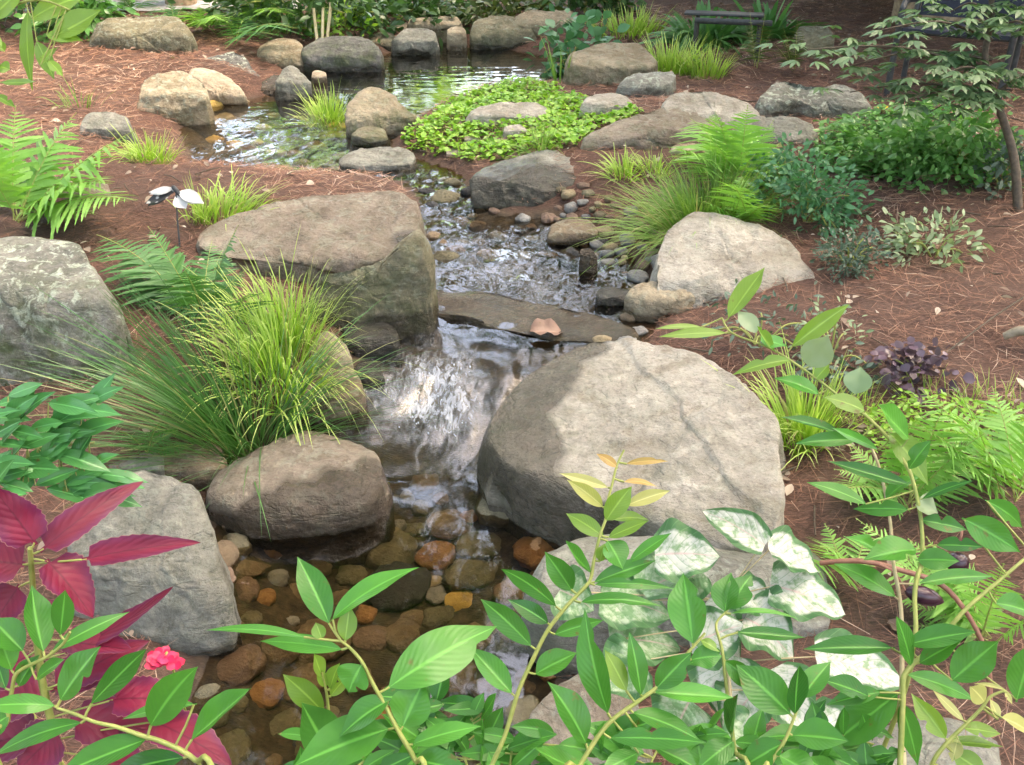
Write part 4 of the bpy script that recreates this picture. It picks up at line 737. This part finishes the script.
# ---------------------------------------------------------------- caladium
shoot('white caladium with green edged leaves against the slab', [(735,850),(735,760),(730,690),(725,640),(720,600)], [('leaves', 'caladium', [
 (765,545,695,512,30),(768,548,818,574,40),(770,585,846,612,52),(655,555,722,560,46),(700,610,740,660,52),(745,618,795,652,56),(728,655,722,718,62),(755,690,725,735,50),(815,655,895,692,44),(770,670,800,735,56),(810,720,860,750,46),(690,645,745,625,52),(735,590,775,612,44)]),
 ('green_leaves', 'caladium_green', [(600,600,672,612,54),(640,590,700,575,50),(610,640,680,650,52),(690,700,670,745,50),(765,735,720,775,56),(640,660,600,690,44),(700,570,670,600,40),(560,590,600,615,44),(840,745,800,790,50)])], 1.22, 1.35, .004, 'tan', 'caladium', 'plant', seed=23, facing=.55, flatz=.75, prof='heart', wave=.06, wmul=1.3, dmul=1.8)
thicket('leafy stems filling the bottom edge between the big leaves', (470, 730, 560, 800), 20, .88, 35)
thicket('leaves crowding the bottom edge below the white caladium', (690, 730, 790, 800), 22, .92, 36)
r0 = np.random.default_rng(77)
# ---------------------------------------------------------------- small maple
def maple():
    B = hit(1022, 214, gz); dp = dep(B); th = thing('maple_tree', 'small dark maple with layered flat sprays of foliage at the right', 'tree', B)
    X = lambda px, py, dd=0.: at(px, py, dp+dd)
    tr = Acc(); tube(tr, spline([B+[0, 0, -.05], X(1015, 165), X(1005, 125), X(992, 92), X(985, 55), X(992, 10), X(985, -60)], 6), np.linspace(.019, .010, 37), 8)
    tr.build('trunk', STEM['brown'], th)
    br, cr = Acc(), Acc(); r_ = np.random.default_rng(5)
    for (sx, sy, ex, ey, n, sp, dd) in [(990,70,800,50,43,.10,-.1),(992,60,850,66,37,.10,.1),(992,40,880,30,31,.10,-.2),(1000,100,850,92,21,.09,.15),(1003,105,905,100,37,.12,-.15),(990,20,950,12,31,.14,.1),(992,30,1040,40,55,.16,-.15),(1000,90,1050,80,43,.15,.1),(990,0,1040,-5,43,.16,.1),(995,85,940,75,37,.12,-.2),(1000,100,930,112,37,.10,-.1)]:
        a = X(sx, sy); e = X(ex, ey, dd); c = spline([a, (a+e)/2+[0, 0, .05], e], 8); tube(br, c, np.linspace(.007, .002, len(c)), 5)
        k = r_.integers(3, len(c), n); p = c[k]+r_.normal(0, 1, (n, 3))*[sp, sp, .018]*(.35+.75*(k/len(c))[:, None])
        az = r_.random(n)*2*np.pi
        for j in range(5):
            q = az+(j-2)*.62; l = .075*(1-.16*abs(j-2))
            leaves(cr, p, np.stack([np.cos(q), np.sin(q), -.12+0*q], -1), norm(Zv+r_.normal(0, .25, (n, 3))), l, l*.30, .2, .1, 'ellip', 3, 2, rnd=r_.random(n))
    br.build('branches', STEM['brown'], th); cr.build('crown', LM['maple'], th)
maple()
# ---------------------------------------------------------------- patio furniture
MET = plain_mat('dark_painted_metal', (.03, .033, .037), (.05, .055, .06), 40, .5, .2, .05); SLING = plain_mat('dark_blue_sling', (.012, .016, .03), (.02, .025, .045), 200, .7)
def bevel_box(acc, c, s, rz=0.):
    x, y, z = np.array(s)/2; k = min(x, y, z)*.35; pr = np.array([(-x+k, -y), (x-k, -y), (x, -y+k), (x, y-k), (x-k, y), (-x+k, y), (-x, y-k), (-x, -y+k)]); R = np.array([[math.cos(rz), -math.sin(rz)], [math.sin(rz), math.cos(rz)]])
    rows = [(pr*[1-k/x, 1-k/y], -z), (pr, -z+k), (pr, z-k), (pr*[1-k/x, 1-k/y], z)]; V = np.concatenate([np.concatenate([q@R.T, np.full((8, 1), h)], 1) for q, h in rows])+np.array(c)
    i = np.arange(3)[:, None]*8; a = np.arange(8); acc.add(V, np.stack([i+a, i+(a+1) % 8, i+8+(a+1) % 8, i+8+a], -1).reshape(-1, 4)); acc.add(V[:8], [list(range(7, -1, -1))]); acc.add(V[24:], [list(range(8))])
def chair(label, fx, fy, rz):
    B = hit(fx, fy, gz); th = thing('patio_chair', label, 'chair', B); cs, sn = math.cos(rz), math.sin(rz)
    def w(x, y, z): return B+.86*np.array([x*cs-y*sn, x*sn+y*cs, z])
    gnd = lambda x, y: gz(*w(x, y, 0)[:2])-B[2]-.01
    for k, x in enumerate((0, .66)):
        a = Acc(); tube(a, spline([w(x, 0, gnd(x, 0)), w(x, .01, .28), w(x, 0, .49), w(x, .03, .545), w(x, .12, .57), w(x, .34, .555), w(x, .50, .54)], 6), .017, 8); o = a.build('arm_and_front_leg', MET, th)
        a = Acc(); tube(a, spline([w(x, .50, gnd(x, .5)), w(x, .50, .40), w(x, .52, .55), w(x, .60, 1.0)], 6), .016, 8); a.build('rear_leg', MET, th)
    a = Acc(); V = np.array([w(x, y, z+dz) for dz in (0, -.02) for x in (.02, .64) for y, z in ((.0, .42), (.25, .40), (.48, .41))])
    a.add(V, [[0, 1, 4, 3], [1, 2, 5, 4], [6, 9, 10, 7], [7, 10, 11, 8], [0, 3, 9, 6], [2, 8, 11, 5], [0, 6, 7, 1], [1, 7, 8, 2], [3, 4, 10, 9], [4, 5, 11, 10]]); a.build('seat', SLING, th, False)
    a = Acc(); V = np.array([w(x, y+dy, z) for dy in (0, .02) for x in (.02, .64) for y, z in ((.51, .44), (.54, .70), (.59, .97))])
    a.add(V, [[0, 1, 4, 3], [1, 2, 5, 4], [6, 9, 10, 7], [7, 10, 11, 8], [0, 3, 9, 6], [2, 8, 11, 5], [0, 6, 7, 1], [1, 7, 8, 2], [3, 4, 10, 9], [4, 5, 11, 10]]); a.build('backrest', SLING, th, False)
    a = Acc(); tube(a, [w(0, .02, .40), w(.66, .02, .40)], .014, 8); tube(a, [w(0, .5, .40), w(.66, .5, .40)], .014, 8); a.build('crossbars', MET, th)
chair('dark metal patio chair with curved arms standing behind the maple', 886, 96, -.55)
def table():
    B = hit(738, 66, gz); th = thing('patio_bench', 'low dark metal bench with a slim flat top before the strap leaved plant', 'bench', B); d = dep(B); H = float(at(755, 13, d)[2]-B[2])
    a = Acc(); bevel_box(a, B+[-.08, .22, H-.012], (.52, .14, .016), -.25); bevel_box(a, B+[-.05, .06, H-.04], (.50, .025, .035), -.25); a.build('bench_top', MET, th)
    for x, y in ((-.27, .14), (.13, .04), (-.24, .26), (.16, .17)):
        a = Acc(); p = B+[x, y+.03, 0]; tube(a, [[p[0], p[1], gz(p[0], p[1])-.01], [p[0], p[1], B[2]+H*.5], [p[0], p[1], B[2]+H-.03]], .014, 8); a.build('leg', MET, th)
table()
# strap leaved plant under the table
tuft('strap_leaf_plant', 'dark drooping strap leaved plant beneath the patio table', 705, 44, 62, 130, 'fern_dark', 1.1, .65, .055, 'plant', rad=.18)
tuft('strap_leaf_plant', 'dark strap leaved plant behind the table legs', 765, 38, 58, 110, 'fern_dark', 1.1, .65, .055, 'plant', rad=.18)
# ---------------------------------------------------------------- pine trunk, top right
BARK = plain_mat('pine_bark', (.16, .10, .065), (.42, .31, .20), 22, .9, 0., 1.)
def tree(label, px, py, r, h, lean=0.):
    B = hit(px, py, gz); th = thing('pine_tree', label, 'tree', B, 'trees beyond the patio'); a = Acc(); P = np.array([B+[lean*z, 0, z] for z in np.linspace(-.1, h, 26)]); P += .02*rng.normal(size=P.shape)
    tube(a, P, r*np.concatenate([[1.5, 1.3, 1.12, 1.05], np.linspace(1, .45, 22)]), 18); a.build('trunk', BARK, th)
    cr = Acc(); n = 2600; r_ = np.random.default_rng(int(px)); c = norm(r_.normal(size=(30, 3)))*r_.uniform(.4, 1, (30, 1))*[2.0, 2.0, 1.8]+P[-3]
    p = c[r_.integers(0, 30, n)]+r_.normal(0, .34, (n, 3)); leaves(cr, p, r_.normal(size=(n, 3)), r_.normal(size=(n, 3)), .26, .12, .2, .1, 'ellip', 3, 2); cr.build('crown', LM['shade'], th)
    b = Acc()
    for q in c[:10]: tube(b, spline([P[-8]*.5+P[-3]*.5, (P[-4]+q)/2+[0, 0, .2], q], 5), np.linspace(.06, .02, 11), 6)
    b.build('branches', BARK, th)
tree('thick pale barked trunk behind the patio chairs', 932, 20, .24, 7.5)
tree('slim dark trunk at the far top left behind the shrubs', 180, 6, .10, 7., .03)
# unseen leaf mass added around and overhead to shade the garden and shape reflections
def canopy():
    a = Acc(); r_ = np.random.default_rng(11); C0 = []
    while len(C0) < 150:
        x, y, z = r_.uniform(-10, 10), r_.uniform(9.8, 17), r_.uniform(1.0, 13)
        if (z < 6.2 and -5 < x < .3) or (3 < z < 5.5 and x < 2.2): continue
        if pnoise(np.array([x*.35, y*.3, z*.45])) > .22: continue
        C0.append((x, y, z))
    while len(C0) < 420:
        q = r_.uniform(-.15, 2*np.pi/2+.15); ra = r_.uniform(9, 13); z = r_.uniform(.8, 12)
        x, y = ra*np.cos(q+np.pi), 2+ra*np.sin(q+np.pi)
        if r_.random() < .35: x, y = np.sign(r_.normal())*r_.uniform(9.5, 13), r_.uniform(1, 10)
        C0.append((x, y, z))
    while len(C0) < 570:
        x, y, z = r_.uniform(-9, 9), r_.uniform(-7, 9), r_.uniform(8, 12.5)
        if pnoise(np.array([x*.3, y*.3, 3.3])) > .16: continue
        C0.append((x, y, z))
    C0 += [q for q in r_.uniform([-5, 10, 3.2], [2.2, 16, 7], (90, 3)) if abs(pnoise(np.array([q[0]*.9, 3., q[2]*1.3]))) < .25][:9]
    C0 += list(r_.uniform([2.3, 6.5, 2.5], [6, 10.5, 4.5], (48, 3)))+list(r_.uniform([-6, 7, 2.6], [-3.2, 10, 4.2], (18, 3)))
    C0 = np.array(C0); n = 62000; k = r_.integers(0, len(C0), n); p = C0[k]+r_.normal(0, .55, (n, 3))
    leaves(a, p, r_.normal(size=(n, 3)), norm(r_.normal(size=(n, 3))+Zv), .42, .24, .2, .1, 'ellip', 3, 2); o = a.build('shading_canopy', LM['shade']); tag(o, 'unseen dark foliage added around and over the garden to shade it', 'woodland', kind='stuff')
canopy()
def sunlit():  # out-of-view lime leaves added so the far pool reflects bright yellow
    a = Acc(); r_ = np.random.default_rng(12); c = np.stack([r_.uniform(-5.2, -1.2, 40), r_.uniform(19, 22, 40), r_.uniform(1.5, 6.5, 40)], -1); n = 1300
    leaves(a, c[r_.integers(0, 40, n)]+r_.normal(0, .5, (n, 3)), r_.normal(size=(n, 3)), norm(r_.normal(size=(n, 3))+Zv), .42, .26, .2, .1, 'ellip', 3, 2); tag(a.build('reflection_foliage', LM['creeper']), 'unseen yellow green foliage added beyond the pool for its reflection', 'woodland', kind='stuff')
sunlit()
# leaf litter and pale chips lying on the mulch
n = 900; yy = 1.4+r0.random(n*3)**.8*7; xx = (r0.random(n*3)*2-1)*(yy*.6+.2); ok = gsd(xx, yy) > .08; xx, yy = xx[ok][:n], yy[ok][:n]; n = len(xx); a = Acc(); az = r0.random(n)*6.28; l = r0.uniform(.012, .05, n)
leaves(a, np.stack([xx, yy, gz(xx, yy)+.018], -1), np.stack([np.cos(az), np.sin(az), r0.normal(.1, .25, n)], -1), norm(Zv+r0.normal(0, .35, (n, 3))), l, l*r0.uniform(.3, .8, n), .2, .3, 'ellip', 4, 3)
tag(a.build('leaf_litter', leaf_mat('litter_leaf', (.16, .09, .06), (.62, .52, .42), rough=.7, trans=.1, rib=0, veins=False)), 'pale dry leaf scraps scattered on the pine straw', 'leaf litter', kind='stuff')
a = Acc(); n = 130; yy = 1.5+r0.random(n*3)*5.5; xx = (r0.random(n*3)*2-1)*(yy*.6); ok = gsd(xx, yy) > .08
for x, y in list(zip(xx[ok], yy[ok]))[:n]:
    q = r0.random()*6.28; l = r0.uniform(.04, .16); p = np.array([x, y, float(gz(x, y))+.014]); e = p+[l*math.cos(q), l*math.sin(q), r0.uniform(0, .02)]; tube(a, [p, (p+e)/2+r0.normal(0, .006, 3), e], [.0025, .003, .0018], 5)
tag(a.build('twig_litter', STEM['brown']), 'small brown twigs scattered on the pine straw', 'twigs', kind='stuff')
# gravel path glimpsed beyond the top left boulder
pm = plain_mat('path_gravel', (.25, .24, .24), (.50, .48, .48), 14, .9, 0., .8)
P = hit(np.array([95., 300, 300, 95]), np.array([13., 11, 2, 2]), gz); nx = 24; u = np.linspace(0, 1, nx)
top = [np.stack([P[0]*(1-t)+P[1]*t, P[3]*(1-t)+P[2]*t]) for t in u]; V = np.array(top).reshape(-1, 3); V[:, 2] = gz(V[:, 0], V[:, 1])+.02
i = np.arange(nx-1)*2; tag(mesh('path', V, [np.stack([i, i+2, i+3, i+1], -1)], pm), kind='structure')
# ---------------------------------------------------------------- reed stakes, ornament, fruits, fallen things
def stakes():
    B = hit(322, 62, gz); th = thing('reed_clump', 'three pale cut reed stakes standing by the pool', 'reeds', B); dp = dep(B)
    for tx, ty, off in ((313, 4, -.02), (323, 6, 0), (331, 3, .02)):
        a = Acc(); e = at(tx, ty, dp); tube(a, [B+[off, 0, -.03], (B+[off, 0, 0]+e)/2, e], [.013, .013, .012], 8); a.build('stalk', PALE, th)
PALE = plain_mat('dry_reed', (.50, .42, .24), (.64, .56, .36), 25, .7); stakes()
def wing_mat():
    b = N_('butterfly_wing'); po = b.pos(); v = b.n('ShaderNodeTexVoronoi', Scale=34.); b.t.links.new(po, v.inputs['Vector'])
    return b.set(Base__Color=b.ramp(v.outputs['Distance'], [(.25, (.50, .49, .46)), (.38, (.03, .03, .032))]), Roughness=.5)
def butterfly():
    B = hit(179, 250, gz); dp = dep(B); th = thing('butterfly_ornament', 'black and white butterfly ornament on a thin stake', 'garden ornament', B); X = lambda a, b, d=0.: at(a, b, dp+d)
    a = Acc(); c = X(176, 192); tube(a, [B+[0, 0, -.05], (B+c)/2, c], .0035, 6); a.build('stake', MET, th)
    a = Acc(); tube(a, spline([X(172, 186), X(176, 190), X(180, 196)], 4), [.003, .007, .009, .010, .010, .010, .008, .006, .003], 8); a.build('body', MET, th)
    wm, ww = wing_mat(), plain_mat('white_wing', (.42, .42, .42), (.58, .58, .57), 30, .5)
    for (bx, by, tx, ty, w, m) in ((175, 190, 144, 203, 9, wm), (174, 188, 149, 193, 6, ww), (178, 192, 203, 200, 10, ww), (176, 195, 186, 208, 11, ww)):
        acc = Acc()
        for s in (0, 1): leaves(acc, X(bx, by)+[0, 0, -.003*s], norm(X(tx, ty)-X(bx, by)), [0.1, -.6, .8], np.linalg.norm(X(tx, ty)-X(bx, by)), w*dp/FPX*1.4, 0, .1, 'ellip', 8, 5)
        acc.build('wing', m, th)
butterfly()
EGG = plain_mat('dark_purple_skin', (.022, .008, .016), (.05, .018, .03), 30, .22, 0., .05)
def lathe(acc, a, b, prof, n=14):
    a, b = np.asarray(a, float), np.asarray(b, float); t = np.array([p[0] for p in prof]); tube(acc, a+(b-a)*t[:, None], [p[1] for p in prof], n)
def fruit(label, x0, y0, x1, y1, w, d, sx, sy):
    a = Acc(); A, Bq = at(x0, y0, d), at(x1, y1, d); th = thing('purple_fruit', label, 'fruit', A, 'dark purple fruits'); r = w/2*d/FPX
    lathe(a, A, Bq, [(0, .1*r), (.06, .5*r), (.2, .85*r), (.45, r), (.7, .88*r), (.88, .5*r), (.97, .2*r), (1, .02*r)]); a.build('skin', EGG, th)
    s = Acc(); tube(s, spline([A, (A+at(sx, sy, d))/2+[0, 0, .01], at(sx, sy, d)], 5), .002, 5); s.build('stalk', STEM['red'], th)
fruit('round dark purple fruit hanging among the right edge ferns', 957, 552, 957, 574, 23, 1.35, 962, 530)
fruit('pointed dark purple fruit lying low beside the yellow stem', 905, 590, 944, 602, 19, 1.35, 880, 565)
a = Acc(); tube(a, spline([at(820, 563, 1.4), at(860, 561, 1.38), at(900, 570, 1.37), at(948, 590, 1.36), at(985, 650, 1.36), at(990, 720, 1.36)], 6), .004, 6); tag(a.build('reddish_stem', STEM['red'], origin=at(985, 650, 1.36)), 'long reddish plant stem trailing over the mulch near the fruits', 'stem')
def flower():
    c = at(165, 664, .98); th = thing('red_flower', 'small bright pink red flower between the coleus and the boulder', 'flower', c); m = plain_mat('pink_red_petal', (.55, .01, .05), (.72, .03, .12), 60, .5); a = Acc()
    for k in range(7):
        o = c+np.array([(k % 4-1.5)*.007, (k//4)*.006, (k % 3)*.004])
        for j in range(5):
            q = j*1.2566+k; leaves(a, o, [math.cos(q), math.sin(q)*.8, .25], [0, -.6, .8], .011, .009, .1, .1, 'round', 4, 3)
    a.build('petals', m, th); s = Acc(); tube(s, spline([c, c+[0.004, .01, -.06], [c[0]+.01, c[1]+.03, gz(c[0], c[1])]], 5), .0015, 5); s.build('stem', STEM['green'], th)
flower()
def leaf_on(name, label, px, py, L, W, mat, az, water=False, n=1):
    p = hit_level(px, py) if water else hit(px, py); a = Acc(); leaves(a, p+[0, 0, .03 if water else .012]-np.array([math.cos(az), math.sin(az), 0])*L/2, [math.cos(az), math.sin(az), .08], [0, -.25 if water else 0, 1], L, W, .12, .25, 'round', 10, 5, wave=.09)
    return tag(a.build(name, LM[mat], origin=p), label, 'leaf', 'fallen leaves')
leaf_on('fallen_leaf', 'large pinkish brown leaf floating at the lip of the waterfall', 546, 339, .12, .095, 'tanleaf', .1, True)
leaf_on('fallen_leaf', 'small yellow leaf stuck on the rock edge left of the cascade', 402, 262, .05, .03, 'laurel_pale', .3)
leaf_on('fallen_leaf', 'small orange leaf in the water at the left of the cascade', 420, 273, .06, .03, 'laurel_orange', .5, True)
leaf_on('fallen_leaf', 'tan dry leaf lying on mulch by the variegated shrub', 938, 250, .07, .05, 'tanleaf', 1.)
leaf_on('fallen_leaf', 'brown dry leaf on the mulch between the yellow stems', 898, 632, .06, .04, 'tanleaf', 2.)
leaf_on('fallen_leaf', 'pale dry leaf on the far mulch below the table', 703, 68, .09, .06, 'silver', 2.)
leaf_on('fallen_leaf', 'orange dry leaf at the foot of the white caladium', 748, 690, .07, .05, 'tanleaf', 2.)
p = at(883, 108, dep(hit(883, 116, gz))); a = Acc()
for j in range(9): leaves(a, p, [math.cos(j*.7), math.sin(j*.7), .3], [0, -.4, 1], .035, .022, .2, .1, 'round', 4, 3)
YL = plain_mat('yellow_petal', (.75, .50, .02), (.8, .6, .04), 40, .5); th = thing('yellow_flower', 'single yellow flower on the mulch right of the lichen boulder', 'flower', p); a.build('petals', YL, th); s = Acc(); tube(s, [p, p+[.005, 0, -.04], [p[0], p[1], gz(p[0], p[1])]], .003, 5); s.build('stem', STEM['green'], th)
a = Acc(); A = hit(1002, 345, gz)+[0, 0, .03]; E = hit(1045, 358, gz)+[0, 0, .05]; tube(a, spline([A, (A*.6+E*.4)+[0, 0, .03], E], 6), np.linspace(.012, .022, 13), 9); tag(a.build('broken_branch', plain_mat('weathered_wood', (.20, .16, .11), (.36, .30, .22), 40, .85), origin=A), 'short thick weathered branch end at the right edge of the mulch', 'branch')
a = Acc(); A = hit(945, 356, gz)+[0, 0, .01]; E = at(1035, 290, dep(hit(1035, 330, gz))); tube(a, spline([A, (A+E)/2+[0, 0, .01], E], 5), .003, 5); tag(a.build('thin_stick', STEM['brown'], origin=A), 'thin dark stick slanting out of the mulch at right', 'stick')
# ---------------------------------------------------------------- river pebbles
PM = {k: rock_mat(k+'_pebble', *c, .2, .15) for k, c in {
 'olive': ((.10, .09, .055), (.17, .15, .095), (.13, .115, .075)), 'orange': ((.23, .115, .045), (.31, .165, .07), (.26, .135, .055)), 'tan': ((.22, .17, .10), (.32, .26, .16), (.26, .21, .13)), 'yellow': ((.42, .27, .07), (.52, .36, .12), (.45, .30, .09)),
 'brown': ((.125, .088, .055), (.20, .145, .092), (.16, .112, .07)), 'black': ((.022, .022, .024), (.05, .05, .052), (.035, .035, .037)), 'grey': ((.14, .14, .135), (.25, .245, .23), (.19, .185, .175)), 'red': ((.13, .085, .062), (.20, .135, .10), (.16, .105, .078))}.items()}
def sphere_mesh(nu=26, nv=15):
    u = np.linspace(0, 2*np.pi, nu, endpoint=False); v = np.linspace(0, np.pi, nv)[1:-1]; V = np.stack([np.outer(np.sin(v), np.cos(u)), np.outer(np.sin(v), np.sin(u)), np.outer(np.cos(v), np.ones(nu))], -1).reshape(-1, 3)
    V = np.concatenate([V, [[0, 0, 1], [0, 0, -1]]]); i = np.arange(nv-3)[:, None]*nu; a = np.arange(nu); b = (a+1) % nu; e = (nv-3)*nu; n = len(V)
    return V, [np.stack([i+a, i+nu+a, i+nu+b, i+b], -1).reshape(-1, 4), np.concatenate([np.stack([np.full(nu, n-2), a, b], -1), np.stack([np.full(nu, n-1), e+b, e+a], -1)])]
SV, SF = sphere_mesh(); PMESH = {}
def pebble(x, y, z, sx, sy, sz, col, label, group, rz, var=0):
    key = (col, var)
    if key not in PMESH:
        r_ = np.random.default_rng(var+50); V = np.sign(SV)*np.abs(SV)**r_.uniform(.82, 1.0); V = V*(1+.24*fbm(SV*1.2+var*7.7, 3)[:, None]); o = mesh('pebble', V, SF, PM[col], None, {'mask': np.zeros((len(V), 3))}); PMESH[key] = o
    else: o = PMESH[key].copy(); link(o)
    o.location = (float(x), float(y), float(z)); o.scale = (float(sx), float(sy), float(sz)); o.rotation_euler = (0, 0, float(rz)); return tag(o, label, 'stone', group)
GP_ = 'river stones under the stream water'
HERO = [(502,511,27,28,'olive','large dark olive round stone under the lower pool beside the slab'),(436,558,21,15,'orange','large orange red stone under the pool'),(470,518,10,7,'orange','small bright orange stone between the dark pool stones'),(452,527,25,15,'brown','brown oval stone under the pool left of the bright orange pebble'),
 (484,548,29,14,'olive','dark olive oval stone below the largest round pool stone'),(473,577,31,16,'olive','wide flat olive brown stone under the pool'),(431,583,12,6,'tan','small tan flat pebble above the yellow stone'),(437,597,11,9,'grey','knobbly grey tan pebble left of the yellow stone'),(458,603,14,11,'yellow','rounded yellow ochre stone under the pool'),
 (398,592,31,23,'black','big black rounded stone under the pool by the pointed leaf'),(366,617,11,11,'orange','orange pebble left of the black stone'),(412,621,15,9,'brown','brown pebble just below the black stone'),(535,555,21,17,'orange','orange brown stone by the foot of the slab'),(512,594,20,12,'red','reddish brown stone right of the yellow stone'),(515,579,9,7,'tan','little tan pebble above the reddish brown stone'),
 (526,527,10,17,'brown','narrow brown stone between the round stone and the slab'),(265,600,11,10,'orange','orange pebble in the shallow left of the pool'),(301,593,19,10,'brown','brown flat stone near the foot of the banded boulder'),(266,696,15,14,'orange','orange brown stone near the left bank behind the leaves'),(322,645,30,20,'brown','large brown submerged stone under the upright leaf pair'),(250,571,19,9,'brown','low brown stone by the cracked boulder edge'),(372,640,22,12,'red','reddish stone left below the black stone'),(470,512+130,24,14,'brown','brown stone under the tip of the big bitten leaf')]
for i, (px, py, rx, ry, col, lab) in enumerate(HERO):
    p = hit(px, py, gz); s = rx*dep(p)/FPX; t = ry*dep(p)/FPX; zs = min(s, t)*.62; pebble(p[0], p[1], p[2]+zs*.35, s, min(t*1.35, s*1.2), zs, col, lab, GP_, rng.uniform(-.3, .3), i % 5)
def fill(n, x0, x1, y0, y1, lo, hi, cols, labs, grp, cond, zoff=.12, seed=3):
    r_ = np.random.default_rng(seed); got = []
    for _ in range(n*60):
        px, py = r_.uniform(x0, x1), r_.uniform(y0, y1); p = hit(px, py, gz); s = r_.uniform(lo, hi)*(1 if r_.random() < .75 else 1.5)
        if not cond(px, py, p) or any((p[0]-q[0])**2+(p[1]-q[1])**2 < ((s+q[2])*.82)**2 for q in got): continue
        got.append((p[0], p[1], s)); c = cols[r_.integers(len(cols))]; zs = s*r_.uniform(.5, .75)
        pebble(p[0], p[1], p[2]+zs*zoff, s*r_.uniform(.9, 1.3), s*r_.uniform(.75, 1.05), zs, c, labs % {'yellow': 'ochre'}.get(c, c), grp, r_.uniform(0, 3.14), int(r_.integers(5)))
        if len(got) >= n: break
ins = lambda px, py, p: gsd(p[0], p[1]) < -.02 and all(math.hypot((px-h[0])/(h[2]+8), (py-h[1])/(h[3]+8)) > 1 for h in HERO)
fill(105, 205, 575, 480, 765, .020, .050, ['olive', 'brown', 'brown', 'olive', 'grey', 'brown', 'red', 'olive', 'orange', 'black'], 'rounded %s stone lying under the clear water of the lower pool', GP_, ins)
fill(34, 395, 650, 170, 262, .025, .05, ['olive', 'brown', 'grey', 'red', 'black'], 'rounded %s stone under the rushing midstream water', 'stones under the midstream water', lambda px, py, p: gsd(p[0], p[1]) < -.03, seed=5)
fill(34, 190, 400, 105, 175, .03, .06, ['olive', 'brown', 'grey', 'tan', 'yellow'], 'rounded %s stone in the shallow upper stream', 'stones in the upper stream', lambda px, py, p: gsd(p[0], p[1]) < -.03, .5, 6)
fill(60, 555, 665, 185, 320, .018, .036, ['grey', 'tan', 'brown', 'olive', 'grey', 'red'], 'small %s pebble on the gravel bar under the wispy grass', 'pebbles on the gravel bar', lambda px, py, p: -.12 < gsd(p[0], p[1]) < .16 and px > 545+(320-py)*.1, .5, 7)
fill(9, 430, 640, 330, 350, .02, .035, ['tan', 'peach' if False else 'grey'], 'small %s pebble along the top edge of the pale slab', 'pebbles by the pale slab', lambda px, py, p: px > 600, .5, 8)
pebble(*(hit(244, 158, gz)+[0, 0, .03]), .085, .06, .05, 'red', 'flat pinkish tan stone breaking the upper stream surface', 'stones in the upper stream', .2, 1)
pebble(*(hit(226, 126, gz)+[0, 0, .03]), .07, .05, .05, 'tan', 'yellowish stone splashed by the upper stream', 'stones in the upper stream', .2, 2)
pebble(*(hit(337, 131, gz)+[0, 0, .02]), .055, .04, .03, 'yellow', 'pale yellow pebble at the foot of the mulch islet', 'stones in the upper stream', .2, 3)

# droplets thrown up where the cascade lands
a = Acc(); r_ = np.random.default_rng(9)
for _ in range(45):
    p = hit_level(430+r_.normal(0, 26), 400+r_.normal(0, 16)); q = p+[0, 0, abs(r_.normal(0, .018))+.012]; s_ = r_.uniform(.0012, .0032); a.add(SV*s_*[1, 1, 1.4]+q, SF[0]); 
dm = N_('white_splash'); tag(a.build('splash_foam', dm.set(Base__Color=(.62, .66, .70, 1), Roughness=.15)), 'white droplets of splashing water at the foot of the cascade', 'splash', kind='stuff')
